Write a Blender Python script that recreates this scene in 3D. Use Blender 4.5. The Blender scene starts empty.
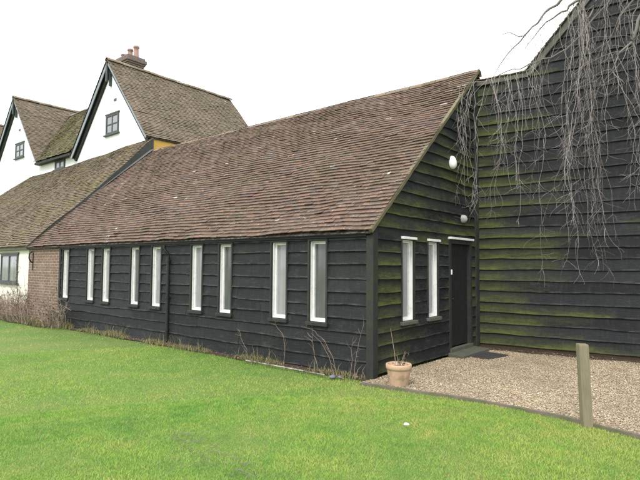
import bpy, bmesh, math, random
import numpy as np
from mathutils import Vector, Matrix, noise
R = math.radians
rnd = random.Random(7)
scene = bpy.context.scene
col = scene.collection
V = Vector

# ------------------------------------------------------------------ helpers
def nz(x, y=0.0, z=0.0): return noise.noise(V((x, y, z)))

def tag(o, label=None, cat=None, group=None, kind=None):
    if label: o['label'] = label
    if cat: o['category'] = cat
    if group: o['group'] = group
    if kind: o['kind'] = kind
    return o

def empty(name, loc=(0, 0, 0)):
    o = bpy.data.objects.new(name, None); col.objects.link(o); o.location = loc
    o.empty_display_size = .2
    return o

class MB:
    """collects faces for ONE mesh object; per-face colour attribute 'tone' (r,g,b)"""
    def __init__(s): s.v = []; s.f = []; s.c = []
    def face(s, pts, c=(.5, .5, .5)):
        i = len(s.v); s.v.extend([tuple(p) for p in pts]); s.f.append(tuple(range(i, i + len(pts)))); s.c.append([c] * len(pts) if not isinstance(c, list) else c)
    def hexa(s, p, c=(.5, .5, .5), skip=()):
        # p: 8 points, 0-3 bottom ccw, 4-7 top ccw ; c tuple or 8 colours
        i = len(s.v); s.v.extend([tuple(q) for q in p])
        F = [(0, 3, 2, 1), (4, 5, 6, 7), (0, 1, 5, 4), (1, 2, 6, 5), (2, 3, 7, 6), (3, 0, 4, 7)]
        for k, f in enumerate(F):
            if k in skip: continue
            s.f.append(tuple(i + a for a in f))
            s.c.append([c[a] for a in f] if isinstance(c, list) else [c] * 4)
    def box(s, a, b, c=(.5, .5, .5), fr=None):
        x0, y0, z0 = a; x1, y1, z1 = b
        p = [(x0, y0, z0), (x1, y0, z0), (x1, y1, z0), (x0, y1, z0), (x0, y0, z1), (x1, y0, z1), (x1, y1, z1), (x0, y1, z1)]
        if fr: p = [fr(*q) for q in p]
        s.hexa(p, c)
    def tube(s, pts, r0, r1, n=5, c=(.5, .5, .5), cap=True):
        pts = [V(p) for p in pts]; i0 = len(s.v); m = len(pts)
        for k, p in enumerate(pts):
            d = (pts[min(k + 1, m - 1)] - pts[max(k - 1, 0)]).normalized()
            a = d.cross(V((.31, .22, .92)) if abs(d.z) < .9 else V((1, .1, 0))).normalized(); b = d.cross(a)
            r = r0[k] if isinstance(r0, list) else r0 + (r1 - r0) * k / max(1, m - 1)
            for j in range(n):
                t = 2 * math.pi * j / n
                s.v.append(tuple(p + a * math.cos(t) * r + b * math.sin(t) * r))
        for k in range(m - 1):
            for j in range(n):
                q = i0 + k * n + j; w = i0 + k * n + (j + 1) % n
                s.f.append((q, w, w + n, q + n)); s.c.append([c] * 4)
        if cap:
            s.f.append(tuple(i0 + j for j in range(n))[::-1]); s.c.append([c] * n)
            s.f.append(tuple(i0 + (m - 1) * n + j for j in range(n))); s.c.append([c] * n)
    def lathe(s, prof, o=(0, 0, 0), n=24, c=(.5, .5, .5), ax=None):
        o = V(o); i0 = len(s.v)
        A, B, Cc = ax if ax else (V((1, 0, 0)), V((0, 1, 0)), V((0, 0, 1)))
        for (r, z) in prof:
            for j in range(n):
                t = 2 * math.pi * j / n
                s.v.append(tuple(o + A * r * math.cos(t) + B * r * math.sin(t) + Cc * z))
        for k in range(len(prof) - 1):
            for j in range(n):
                q = i0 + k * n + j; w = i0 + k * n + (j + 1) % n
                s.f.append((q, w, w + n, q + n)); s.c.append([c] * 4)
    def build(s, name, mat, parent=None, smooth=False, bevel=0):
        me = bpy.data.meshes.new(name); me.from_pydata(s.v, [], s.f); me.validate(clean_customdata=False)
        if len(me.loops) == sum(len(x) for x in s.c):
            at = me.color_attributes.new('tone', 'FLOAT_COLOR', 'CORNER')
            arr = np.ones((len(me.loops), 4), np.float32)
            arr[:, :3] = np.array([q for x in s.c for q in x], np.float32)
            at.data.foreach_set('color', arr.ravel())
        me.materials.append(mat)
        if smooth: me.polygons.foreach_set('use_smooth', [True] * len(me.polygons))
        me.update()
        o = bpy.data.objects.new(name, me); col.objects.link(o)
        if parent is not None:
            o.parent = parent
            o.matrix_parent_inverse = Matrix.Translation(-V(parent.location))
        if bevel:
            b = o.modifiers.new('bevel', 'BEVEL'); b.width = bevel; b.segments = 2; b.limit_method = 'ANGLE'
        return o

# ------------------------------------------------------------------ materials
class NT:
    def __init__(s, name):
        m = bpy.data.materials.new(name); m.use_nodes = True; s.m = m; s.t = m.node_tree
        s.b = s.t.nodes['Principled BSDF']; s.out = s.t.nodes['Material Output']
        s.tc = s.n('ShaderNodeTexCoord'); s.b.inputs['Specular IOR Level'].default_value = .3
    def n(s, typ, **kw):
        n = s.t.nodes.new(typ)
        for k, v in kw.items(): setattr(n, k, v)
        return n
    def l(s, a, b): s.t.links.new(a, b)
    def noise(s, scale, det=5, rough=.6, vec=None, stretch=None, w=None):
        n = s.n('ShaderNodeTexNoise'); n.inputs['Scale'].default_value = scale; n.inputs['Detail'].default_value = det; n.inputs['Roughness'].default_value = rough
        src = vec or s.tc.outputs['Object']
        if stretch:
            mp = s.n('ShaderNodeMapping'); mp.inputs['Scale'].default_value = stretch; s.l(src, mp.inputs['Vector']); src = mp.outputs[0]
        s.l(src, n.inputs['Vector']); return n.outputs['Fac']
    def ramp(s, fac, stops, interp='LINEAR'):
        r = s.n('ShaderNodeValToRGB'); cr = r.color_ramp; cr.interpolation = interp
        while len(cr.elements) < len(stops): cr.elements.new(.5)
        for e, (p, c) in zip(cr.elements, stops):
            e.position = p; e.color = (c, c, c, 1) if isinstance(c, (int, float)) else (*c, 1)
        s.l(fac, r.inputs[0]); return r.outputs[0]
    def mix(s, f, a, b, mode='MIX'):
        m = s.n('ShaderNodeMix', data_type='RGBA', blend_type=mode)
        for i, x in ((0, f), (6, a), (7, b)):
            if isinstance(x, (int, float)): m.inputs[i].default_value = x if i == 0 else (x, x, x, 1)
            elif isinstance(x, tuple): m.inputs[i].default_value = (*x, 1)
            else: s.l(x, m.inputs[i])
        return m.outputs[2]
    def math(s, op, a, b=0.0, clamp=False):
        m = s.n('ShaderNodeMath', operation=op, use_clamp=clamp)
        for i, x in enumerate((a, b)):
            if isinstance(x, (int, float)): m.inputs[i].default_value = x
            else: s.l(x, m.inputs[i])
        return m.outputs[0]
    def tone(s):
        a = s.n('ShaderNodeVertexColor', layer_name='tone'); p = s.n('ShaderNodeSeparateColor'); s.l(a.outputs[0], p.inputs[0]); return p.outputs
    def xyz(s):
        p = s.n('ShaderNodeSeparateXYZ'); s.l(s.tc.outputs['Object'], p.inputs[0]); return p.outputs
    def fin(s, colr=None, rough=.85, bump=None, bs=.3, bd=.01, spec=None):
        if colr is not None:
            if isinstance(colr, tuple): s.b.inputs['Base Color'].default_value = (*colr, 1)
            else: s.l(colr, s.b.inputs['Base Color'])
        if isinstance(rough, (int, float)): s.b.inputs['Roughness'].default_value = rough
        else: s.l(rough, s.b.inputs['Roughness'])
        if spec is not None: s.b.inputs['Specular IOR Level'].default_value = spec
        if bump is not None:
            b = s.n('ShaderNodeBump'); b.inputs['Strength'].default_value = bs; b.inputs['Distance'].default_value = bd
            s.l(bump, b.inputs['Height']); s.l(b.outputs[0], s.b.inputs['Normal'])
        return s.m

def board_mat(name, moss_level, cold=1.0):
    """tarred weatherboard. tone: r = board brightness, g = height in the board (0 bottom edge), b = local moss amount"""
    k = NT(name); r, g, b = k.tone()[:3]
    grain = k.noise(6, 7, .65, stretch=(1, 1, 9))
    patch = k.noise(1.3, 4, .6)
    fine = k.noise(40, 4, .7, stretch=(1, 1, 3))
    base = k.mix(r, (.005, .0055, .0065), (.016, .0175, .020))
    wea = k.ramp(k.math('ADD', k.math('MULTIPLY', grain, .6), k.math('MULTIPLY', fine, .4)), [(.48, 0.0), (.75, 1.0)])
    base = k.mix(k.math('MULTIPLY', wea, .6), base, (.040, .043, .048))
    streak = k.ramp(k.noise(5, 6, .75, stretch=(4, 4, .35)), [(.5, 0.0), (.72, 1.0)])
    base = k.mix(k.math('MULTIPLY', streak, .28), base, (.055, .056, .054))
    edge = k.math('MULTIPLY', k.ramp(g, [(0, 1.0), (.10, .25), (.16, 0.0)]), k.ramp(k.noise(5, 5, .7, stretch=(1, 1, 4)), [(.42, 0.0), (.66, .75)]))  # broken highlight on the lap edge, painted into the board colour
    base = k.mix(edge, base, (.105, .108, .104))
    scuff = k.ramp(k.noise(2.6, 7, .8, stretch=(1, 1, 2.2)), [(.56, 0.0), (.70, .55)])
    base = k.mix(scuff, base, (.058, .060, .062))
    shade = k.ramp(g, [(.70, 0.0), (1.0, .5)])  # lap shadow painted in towards the top of each board
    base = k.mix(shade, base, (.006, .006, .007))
    # green algae: strongest just above each lap and where the attribute says the wall stays wet
    low = k.ramp(g, [(0, 1.0), (.3, .6), (.75, .10)])
    mm = k.math('ADD', k.math('MULTIPLY', patch, .8), k.math('MULTIPLY', k.noise(9, 5, .7, stretch=(1, 1, 2.5)), .55))
    msk = k.math('ADD', mm, k.math('MULTIPLY', b, .75))
    msk = k.math('MULTIPLY', k.ramp(k.math('MULTIPLY', msk, .5), [(.43, 0.0), (.63, 1.0)]), low)
    msk = k.math('MULTIPLY', msk, k.ramp(k.noise(2.2, 6, .75, stretch=(1, 1, 9)), [(.33, .25), (.58, 1.0)]))
    msk = k.math('MULTIPLY', msk, moss_level * 1.15, True)
    green = k.mix(k.noise(14, 4, .7), (.024, .028, .012), (.150, .185, .034))
    c = k.mix(msk, base, green)
    sp = k.ramp(k.noise(55, 2, .5), [(.745, 0.0), (.79, 1.0)])
    c = k.mix(k.math('MULTIPLY', sp, .35), c, (.2, .21, .2))
    return k.fin(c, k.ramp(grain, [(.3, .5), (.8, .9)]), k.math('ADD', grain, k.math('MULTIPLY', fine, .6)), .8, .010, .25)

M = {}
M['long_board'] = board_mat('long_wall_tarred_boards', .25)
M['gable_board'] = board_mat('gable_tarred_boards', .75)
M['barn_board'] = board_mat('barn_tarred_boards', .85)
k = NT('black_painted_wood'); g = k.noise(5, 6, .7, stretch=(3, 3, .5)); mo = k.ramp(k.noise(3, 5, .7), [(.46, 0.0), (.66, .75)])
M['black'] = k.fin(k.mix(mo, k.mix(g, (.010, .010, .011), (.034, .036, .037)), (.035, .045, .018)), .7, g, .4, .004, .3)
k = NT('black_gloss_paint'); g = k.noise(9, 5, .6)
M['gloss_black'] = k.fin(k.mix(g, (.008, .008, .009), (.022, .023, .025)), .45, g, .2, .002)
k = NT('white_painted_wood'); g = k.noise(7, 6, .7, stretch=(1, 1, .4))
M['white'] = k.fin(k.mix(k.ramp(k.noise(11, 6, .75), [(.5, 0.0), (.8, .7)]), (.70, .70, .69), (.33, .33, .29)), .5, g, .25, .003)
k = NT('lime_render'); g = k.noise(3, 6, .7); z = k.xyz()[2]
st = k.ramp(k.noise(4, 6, .75, stretch=(1, 1, .25)), [(.5, 0.0), (.9, .55)])
M['render'] = k.fin(k.mix(st, (.80, .81, .82), (.52, .52, .49)), .9, g, .35, .02)
k = NT('ochre_render'); M['ochre'] = k.fin(k.mix(k.noise(2, 5, .7), (.62, .40, .10), (.50, .33, .10)), .9, k.noise(20), .3, .01)

def brick_mat(name, patch=False, grey=0.0):
    k = NT(name); mp = k.n('ShaderNodeMapping'); mp.inputs['Rotation'].default_value = (R(90), 0, 0)
    p = k.n('ShaderNodeSeparateXYZ'); k.l(k.tc.outputs['Object'], p.inputs[0]); cb = k.n('ShaderNodeCombineXYZ')
    k.l(k.math('ADD', p.outputs[0], p.outputs[1]), cb.inputs[0]); k.l(p.outputs[2], cb.inputs[1])
    wob = k.n('ShaderNodeTexNoise'); wob.inputs['Scale'].default_value = 9; k.l(k.tc.outputs['Object'], wob.inputs['Vector'])
    ad = k.n('ShaderNodeVectorMath', operation='MULTIPLY_ADD'); k.l(wob.outputs['Color'], ad.inputs[0]); ad.inputs[1].default_value = (.018, .012, 0); k.l(cb.outputs[0], ad.inputs[2])
    bt = k.n('ShaderNodeTexBrick'); k.l(ad.outputs[0], bt.inputs['Vector'])
    bt.inputs['Scale'].default_value = 1; bt.inputs['Brick Width'].default_value = .225; bt.inputs['Row Height'].default_value = .075; bt.inputs['Mortar Size'].default_value = .010
    bt.inputs['Color1'].default_value = (.20, .105, .075, 1); bt.inputs['Color2'].default_value = (.14, .085, .065, 1); bt.inputs['Mortar'].default_value = (.33, .29, .24, 1)
    bt.inputs['Mortar Smooth'].default_value = .3
    c = k.mix(k.ramp(k.noise(14, 6, .75), [(.40, 0.0), (.65, .85)]), bt.outputs[0], (.12, .092, .07))
    c = k.mix(k.ramp(k.noise(2.2, 5, .7), [(.5, 0.0), (.75, .6)]), c, (.30, .25, .20))
    if grey: c = k.mix(grey, c, (.11, .10, .095))
    bump = k.math('SUBTRACT', k.math('MULTIPLY', k.noise(30), .4), bt.outputs['Fac'])
    if patch:   # cream limewash with bricks showing through low down
        zz = k.xyz()[2]
        f = k.math('ADD', k.noise(3.5, 7, .75), k.math('MULTIPLY', zz, .55))
        f = k.ramp(f, [(.72, 0.0), (.90, 1.0)])
        cream = k.mix(k.noise(6, 6, .7), (.78, .77, .68), (.62, .60, .50))
        c = k.mix(f, c, cream)
    return k.fin(c, .92, bump, .5, .008)
M['brick'] = brick_mat('old_red_brick'); M['cream'] = brick_mat('peeling_cream_limewash', True)
M['chimney'] = brick_mat('sooty_chimney_brick', grey=.55)

def tile_mat(name, cols, lichen, moss, green=(.085, .088, .03)):
    """tone: r random per tile, g = pale odd tile flag, b = 0 at tail .. 1 head"""
    k = NT(name); r, g, b = k.tone()[:3]
    c = k.ramp(r, [(i / (len(cols) - 1), x) for i, x in enumerate(cols)])
    big = k.noise(.55, 4, .6); mid = k.noise(3.2, 6, .7); fine = k.noise(38, 5, .75)
    c = k.mix(k.ramp(big, [(.35, 0.0), (.7, .55)]), c, tuple(x * .72 for x in cols[1]))
    c = k.mix(k.ramp(fine, [(.35, .0), (.75, .6)]), c, (.045, .035, .03))
    lic = k.math('ADD', k.math('MULTIPLY', k.noise(22, 4, .65), .7), k.math('MULTIPLY', mid, .5))
    c = k.mix(k.math('MULTIPLY', k.ramp(lic, [(.60, 0.0), (.82, 1.0)]), lichen), c, (.23, .22, .185))
    ms = k.math('ADD', k.math('MULTIPLY', k.noise(1.1, 5, .7), .7), k.math('MULTIPLY', k.noise(16, 5, .7), .45))
    c = k.mix(k.math('MULTIPLY', k.ramp(ms, [(.55, 0.0), (.72, 1.0)]), moss), c, green)
    c = k.mix(k.math('MULTIPLY', g, k.ramp(k.noise(11, 3, .6), [(.48, 0.0), (.56, 1.0)])), c, (.46, .43, .40))
    c = k.mix(k.ramp(k.noise(15, 2, .5), [(.68, 0.0), (.71, .6)]), c, (.36, .35, .33))
    c = k.mix(k.ramp(b, [(0, .0), (.25, .05), (.62, .8)]), c, (.016, .013, .012))  # shadow between courses painted into the colour, darkening towards the tile head
    return k.fin(c, .92, k.math('ADD', fine, k.math('MULTIPLY', mid, .5)), .5, .006, .2)
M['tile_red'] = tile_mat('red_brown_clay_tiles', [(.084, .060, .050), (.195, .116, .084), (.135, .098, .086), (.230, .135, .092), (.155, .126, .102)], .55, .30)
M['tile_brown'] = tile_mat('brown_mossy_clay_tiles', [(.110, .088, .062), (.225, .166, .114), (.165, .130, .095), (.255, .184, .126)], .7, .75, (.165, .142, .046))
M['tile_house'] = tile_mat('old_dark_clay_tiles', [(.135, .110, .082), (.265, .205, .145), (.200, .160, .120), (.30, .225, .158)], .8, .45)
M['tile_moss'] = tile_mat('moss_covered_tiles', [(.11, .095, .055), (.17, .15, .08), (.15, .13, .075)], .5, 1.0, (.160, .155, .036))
k = NT('lichen_mortar'); M['mortar'] = k.fin(k.mix(k.noise(12, 6, .7), (.07, .07, .045), (.21, .19, .11)), .95, k.noise(30), .6, .01)
k = NT('grey_timber_verge'); M['greywood'] = k.fin(k.mix(k.noise(8, 6, .7, stretch=(1, 1, 1)), (.055, .055, .045), (.14, .14, .115)), .9, k.noise(20), .5, .01)
k = NT('dark_cheek_board'); M['cheek'] = k.fin(k.mix(k.noise(7, 5, .7), (.022, .024, .024), (.07, .072, .065)), .9, k.noise(20), .4, .01)
k = NT('lead_flashing'); M['lead'] = k.fin(k.mix(k.noise(6, 5), (.06, .064, .068), (.12, .122, .12)), .7, k.noise(8), .3, .02)
k = NT('pale_grey_bargeboard_paint'); M['barge'] = k.fin(k.mix(k.noise(5, 5), (.30, .33, .37), (.17, .19, .21)), .6)
k = NT('dark_grey_window_paint'); M['darkwin'] = k.fin(k.mix(k.noise(9, 5), (.035, .045, .045), (.08, .09, .09)), .6)
k = NT('clay_pot_pink'); M['potclay'] = k.fin(k.mix(k.ramp(k.xyz()[2], [(0, 0.0), (1, 1.0)]), (.20, .14, .125), (.34, .22, .19)), .85)

def glass_mat(name, lo, hi, fold=14):
    k = NT(name)
    w = k.noise(fold, 3, .5, stretch=(1, 1, .06)); p = k.noise(3.3, 4, .6)
    c = k.mix(k.math('ADD', k.math('MULTIPLY', w, .6), k.math('MULTIPLY', p, .5)), lo, hi)
    return k.fin(c, .07, None, spec=.5)
M['pane_a'] = glass_mat('curtained_glass', (.12, .125, .13), (.36, .365, .37))
M['pane_b'] = glass_mat('dark_glass', (.015, .018, .018), (.15, .155, .155), 20)
M['pane_h'] = glass_mat('old_house_glass', (.03, .035, .04), (.34, .35, .36), 6)
k = NT('terracotta'); g = k.noise(7, 6, .7); z = k.xyz()[2]
cc = k.mix(k.ramp(g, [(.4, 0.0), (.7, .8)]), (.40, .25, .16), (.48, .38, .27)); cc = k.mix(k.ramp(k.noise(4), [(.52, 0.0), (.66, .7)]), cc, (.16, .14, .08))
M['terracotta'] = k.fin(cc, .9, g, .3, .006)
k = NT('potting_soil'); M['soil'] = k.fin(k.mix(k.noise(25, 6, .7), (.022, .016, .010), (.075, .055, .038)), .95, k.noise(30), .8, .02)
k = NT('weathered_post_wood'); g = k.noise(7, 7, .7, stretch=(5, 5, .5)); zz = k.xyz()[2]
c = k.mix(g, (.095, .082, .052), (.27, .235, .16)); c = k.mix(k.ramp(k.noise(5, 5, .7), [(.46, 0.0), (.72, .7)]), c, (.115, .128, .040))
M['postwood'] = k.fin(c, .92, g, .7, .006)
k = NT('old_edging_wood'); g = k.noise(6, 6, .7, stretch=(1, 3, 3))
M['edging'] = k.fin(k.mix(k.ramp(k.noise(4, 6, .7), [(.42, 0.0), (.65, .8)]), k.mix(g, (.08, .065, .048), (.20, .175, .14)), (.07, .09, .03)), .95, g, .6, .006)
k = NT('mossy_step_wood'); g = k.noise(6, 6, .7, stretch=(5, 1, 5))
M['step'] = k.fin(k.mix(k.ramp(k.noise(5, 6, .7), [(.4, 0.0), (.66, .8)]), k.mix(g, (.05, .05, .045), (.13, .13, .115)), (.06, .075, .03)), .9, g, .6, .006)
k = NT('rubber_mat'); M['mat'] = k.fin(k.mix(k.noise(30, 4), (.025, .024, .026), (.085, .08, .08)), .8)
k = NT('white_plastic'); M['plastic'] = k.fin(k.mix(k.noise(9, 4), (.80, .81, .80), (.62, .63, .61)), .4)
k = NT('cloudy_lamp_glass'); M['lampglass'] = k.fin(k.mix(k.noise(30, 4, .7), (.16, .165, .155), (.42, .43, .41)), .3)
k = NT('birch_bark'); M['bark'] = k.fin(k.mix(k.noise(5, 6, .7, stretch=(1, 1, 3)), (.12, .10, .09), (.42, .40, .37)), .9, k.noise(12), .5, .02)
k = NT('twig_bark'); t = k.tone(); M['twig'] = k.fin(k.mix(t[0], (.11, .092, .088), (.44, .40, .385)), .7)
k = NT('dry_stem'); t = k.tone(); M['stem'] = k.fin(k.mix(t[0], (.10, .072, .058), (.40, .31, .26)), .85)
k = NT('weed_blade'); t = k.tone(); M['weed'] = k.fin(k.mix(t[0], (.055, .09, .02), (.34, .27, .16)), .8)
k = NT('dead_leaf'); t = k.tone(); M['leaf'] = k.fin(k.mix(t[0], (.08, .045, .025), (.27, .19, .12)), .85)
k = NT('shrub_leaf'); t = k.tone(); M['gleaf'] = k.fin(k.mix(t[0], (.025, .04, .018), (.07, .09, .04)), .7)

# ------------------------------------------------------------------ camera, world, sun
cd = bpy.data.cameras.new('camera'); co = bpy.data.objects.new('camera', cd); col.objects.link(co); scene.camera = co
yaw, pitch, roll = R(39.616), R(2.969), R(.347)
Fw = V((-math.sin(yaw) * math.cos(pitch), math.cos(yaw) * math.cos(pitch), math.sin(pitch)))
Rt = V((math.cos(yaw), math.sin(yaw), 0)); Up = Rt.cross(Fw)
R2 = Rt * math.cos(roll) + Up * math.sin(roll); U2 = Up * math.cos(roll) - Rt * math.sin(roll)
mw = Matrix((R2, U2, -Fw)).transposed().to_4x4(); mw.translation = V((4.165, -6.217, 1.6)); co.matrix_world = mw
cd.sensor_width = 36; cd.lens = 514.29 / 640 * 36; cd.clip_end = 1000; cd.clip_start = .05

SUN_EL, SUN_AZ = R(48), R(165)      # azimuth measured clockwise from +Y
w = bpy.data.worlds.new('World'); scene.world = w; w.use_nodes = True; t = w.node_tree; t.nodes.clear()
out = t.nodes.new('ShaderNodeOutputWorld'); bg = t.nodes.new('ShaderNodeBackground'); bg2 = t.nodes.new('ShaderNodeBackground'); mx = t.nodes.new('ShaderNodeMixShader')
sky = t.nodes.new('ShaderNodeTexSky'); sky.sky_type = 'NISHITA'; sky.sun_disc = False; sky.sun_elevation = SUN_EL; sky.sun_rotation = SUN_AZ
t.links.new(sky.outputs[0], bg.inputs[0]); bg.inputs[1].default_value = .12
tc = t.nodes.new('ShaderNodeTexCoord'); sp = t.nodes.new('ShaderNodeSeparateXYZ'); t.links.new(tc.outputs['Generated'], sp.inputs[0])
rp = t.nodes.new('ShaderNodeValToRGB'); rp.color_ramp.elements[0].color = (.93, .95, .98, 1); rp.color_ramp.elements[1].color = (1, 1, 1, 1); rp.color_ramp.elements[0].position = 0; rp.color_ramp.elements[1].position = .6
t.links.new(sp.outputs[2], rp.inputs[0]); t.links.new(rp.outputs[0], bg2.inputs[0])
cn = t.nodes.new('ShaderNodeTexNoise'); cn.inputs['Scale'].default_value = 2.2; cn.inputs['Detail'].default_value = 5
mr = t.nodes.new('ShaderNodeMapRange'); mr.inputs[1].default_value = .3; mr.inputs[2].default_value = .7; mr.inputs[3].default_value = 1.95; mr.inputs[4].default_value = 2.55
t.links.new(tc.outputs['Generated'], cn.inputs[0]); t.links.new(cn.outputs[0], mr.inputs[0])
el = t.nodes.new('ShaderNodeMath'); el.operation = 'MULTIPLY_ADD'; t.links.new(sp.outputs[2], el.inputs[0]); el.inputs[1].default_value = .8; t.links.new(mr.outputs[0], el.inputs[2])
t.links.new(el.outputs[0], bg2.inputs[1])
mx.inputs[0].default_value = .88; t.links.new(bg.outputs[0], mx.inputs[1]); t.links.new(bg2.outputs[0], mx.inputs[2]); t.links.new(mx.outputs[0], out.inputs[0])
sl = bpy.data.lights.new('sun', 'SUN'); sl.energy = 2.5; sl.angle = R(12); sl.color = (1, .96, .9); so = bpy.data.objects.new('sun', sl); col.objects.link(so)
sd = V((math.sin(SUN_AZ) * math.cos(SUN_EL), math.cos(SUN_AZ) * math.cos(SUN_EL), math.sin(SUN_EL)))
so.rotation_euler = sd.to_track_quat('Z', 'Y').to_euler()
scene.view_settings.view_transform = 'Standard'; scene.view_settings.look = 'None'; scene.view_settings.exposure = 0

# ------------------------------------------------------------------ weatherboards
def weatherboards(mb, fr, rows, uL, uR, holes, mossf, seed, exp=.2, minlen=1.8, maxlen=4.2, step=.16):
    """fr(u, n, z) -> world. rows: list of z of the bottom edges. uL/uR(z): wall extent. holes: (u0,u1,z0,z1)."""
    rg = random.Random(seed)
    for ri, z in enumerate(rows):
        ex = (rows[ri + 1] - z) if ri + 1 < len(rows) else exp
        zt0 = z + ex + .022
        a0 = min(uL(z), uL(zt0)); b0 = max(uR(z), uR(zt0))
        joints = [a0]
        while joints[-1] < b0: joints.append(joints[-1] + rg.uniform(minlen, maxlen))
        joints[-1] = b0
        if len(joints) > 2 and joints[-1] - joints[-2] < .5: joints.pop(-2)
        for ji in range(len(joints) - 1):
            ja, jb = joints[ji], joints[ji + 1]
            tone = min(1, max(0, rg.gauss(.45, .25))); tz = rg.uniform(-.006, .006); tl = rg.uniform(-.0035, .0035); td = rg.uniform(-.003, .004)
            cuts = {ja, jb}
            for h in holes:
                for hh in (h[0], h[1]):
                    if ja < hh < jb: cuts.add(hh)
            n = max(1, int((jb - ja) / step))
            for i in range(1, n): cuts.add(ja + (jb - ja) * i / n)
            cuts = sorted(cuts)
            for a, b in zip(cuts[:-1], cuts[1:]):
                if b - a < .002: continue
                m = (a + b) / 2
                spans = [(z, zt0, True)]
                for h in holes:
                    if h[0] - .001 <= m <= h[1] + .001:
                        ns = []
                        for (s0, s1, fl) in spans:
                            if h[3] <= s0 or h[2] >= s1: ns.append((s0, s1, fl)); continue
                            if h[2] > s0 + .005: ns.append((s0, h[2], fl))
                            if h[3] < s1 - .005: ns.append((h[3], s1, False))
                        spans = ns
                for (s0, s1, fl) in spans:
                    def edge(u):
                        return (tz + tl * (u - ja) + .019 * nz(u * 1.1, ri * 3.1 + seed) + .008 * nz(u * 6, ri * 5.3, seed)) if fl else 0
                    ga, gb = a + (.0018 if a == ja and ji else 0), b - (.0018 if b == jb and b < b0 - .01 else 0)
                    lb, lt = max(ga, uL(s0)), max(ga, uL(s1)); rb, rt = min(gb, uR(s0)), min(gb, uR(s1))
                    if rb - lb < .004 and rt - lt < .004: continue
                    rb = max(rb, lb); rt = max(rt, lt)
                    def dn(q): return .040 + td - (.030) * ((q - z) / (zt0 - z))
                    wob = lambda u: .009 * nz(u * 1.6, ri * 7.7, seed + 3) + .004 * nz(u * 8, ri * 2.7, seed + 8)
                    P = [fr(lb, 0, s0 + edge(lb)), fr(rb, 0, s0 + edge(rb)), fr(rb, dn(s0) + wob(rb), s0 + edge(rb)), fr(lb, dn(s0) + wob(lb), s0 + edge(lb)),
                         fr(lt, 0, s1), fr(rt, 0, s1), fr(rt, dn(s1) + wob(rt) * .2, s1), fr(lt, dn(s1) + wob(lt) * .2, s1)]
                    vb, vt = (s0 - z) / (zt0 - z), (s1 - z) / (zt0 - z)
                    cb0, cb1 = mossf(lb, s0), mossf(rb, s0)
                    ct0, ct1 = mossf(lt, s1), mossf(rt, s1)
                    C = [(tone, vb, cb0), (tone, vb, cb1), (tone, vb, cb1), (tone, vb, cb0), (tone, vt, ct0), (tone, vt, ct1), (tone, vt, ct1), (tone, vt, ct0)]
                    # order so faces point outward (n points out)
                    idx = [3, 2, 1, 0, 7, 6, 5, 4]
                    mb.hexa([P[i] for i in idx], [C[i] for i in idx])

def rows_of(z0, z1, e, seed, jit=.012):
    rg = random.Random(seed); r = []; z = z0
    while z < z1: r.append(z + rg.uniform(-jit, jit)); z += e
    return r

# ------------------------------------------------------------------ tiles
def tiles(mb, P, uL, uR, L, seed, gauge=.1, width=.165, pale=.004, sag=.012, dist=1.0, v0=0.0):
    """P(u, s) -> point on slope at distance s up from the eave. Real overlapping plain tiles."""
    rg = random.Random(seed); n = int((L - v0) / gauge) + 1
    e = .01
    for c in range(n):
        s = v0 + c * gauge
        a = uL(s); b = uR(s)
        u = a - (width / 2 if c % 2 else 0)
        o = P((a + b) / 2, s); du = (P((a + b) / 2 + e, s) - o).normalized(); ds = (P((a + b) / 2, s + e) - o).normalized()
        nn = du.cross(ds).normalized()
        rowj = rg.uniform(-.004, .004)
        while u < b - .01:
            u0, u1 = max(u, a), min(u + width - .003, b); u += width
            if u1 - u0 < .02: continue
            j = rg.uniform(-.006, .006) + rowj; lift = rg.uniform(-.003, .006) * dist; tw = rg.uniform(-.004, .004)
            if rg.random() < .02: lift += .014; j -= rg.uniform(.005, .03)
            tl = .012; sg = lambda uu: sag * nz(uu * .55, s * .7, seed) + sag * .5 * nz(uu * 1.9, s * 1.7, seed + 5)
            top = min(s + gauge * 1.55, L + .02)
            def pt(uu, ss, h): return P(uu, ss + .012 * nz(uu * .8, ss * 1.5, seed + 11)) + nn * (h + sg(uu))
            hA, hB = .030 + lift + tw, .030 + lift - tw
            p = [pt(u0, s + j, hA - tl), pt(u1, s + j, hB - tl), pt(u1, top, .0), pt(u0, top, .0), pt(u0, s + j, hA + .002), pt(u1, s + j, hB + .002), pt(u1, top, .010), pt(u0, top, .010)]
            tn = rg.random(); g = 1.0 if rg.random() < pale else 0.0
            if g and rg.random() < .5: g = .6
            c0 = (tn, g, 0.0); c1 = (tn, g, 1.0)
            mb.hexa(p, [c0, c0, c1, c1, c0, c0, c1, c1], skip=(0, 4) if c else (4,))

def ridge_tiles(mb, a, b, r=.115, seed=1, ln=.31, drop=.04):
    a = V(a); b = V(b); d = (b - a); L = d.length; d.normalize(); side = d.cross(V((0, 0, 1))).normalized(); up = side.cross(d).normalized()
    rg = random.Random(seed); n = max(1, int(L / ln)); seg = 8
    for i in range(n):
        p0 = a + d * (L * i / n + .004); p1 = a + d * (L * (i + 1) / n - .004); tn = rg.random(); g = 1.0 if rg.random() < .03 else 0
        of = up * (rg.uniform(-.008, .008) - drop) + side * rg.uniform(-.006, .006)
        for k in range(seg):
            t0, t1 = math.pi * k / seg, math.pi * (k + 1) / seg
            q = lambda p, t, rr: p + of + side * math.cos(t) * rr + up * math.sin(t) * rr
            ra, rb2 = r, r * 1.04
            mb.hexa([q(p0, t0, ra - .014), q(p0, t1, ra - .014), q(p1, t1, rb2 - .014), q(p1, t0, rb2 - .014), q(p0, t0, ra), q(p0, t1, ra), q(p1, t1, rb2), q(p1, t0, rb2)], (tn, g, 0))

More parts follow.
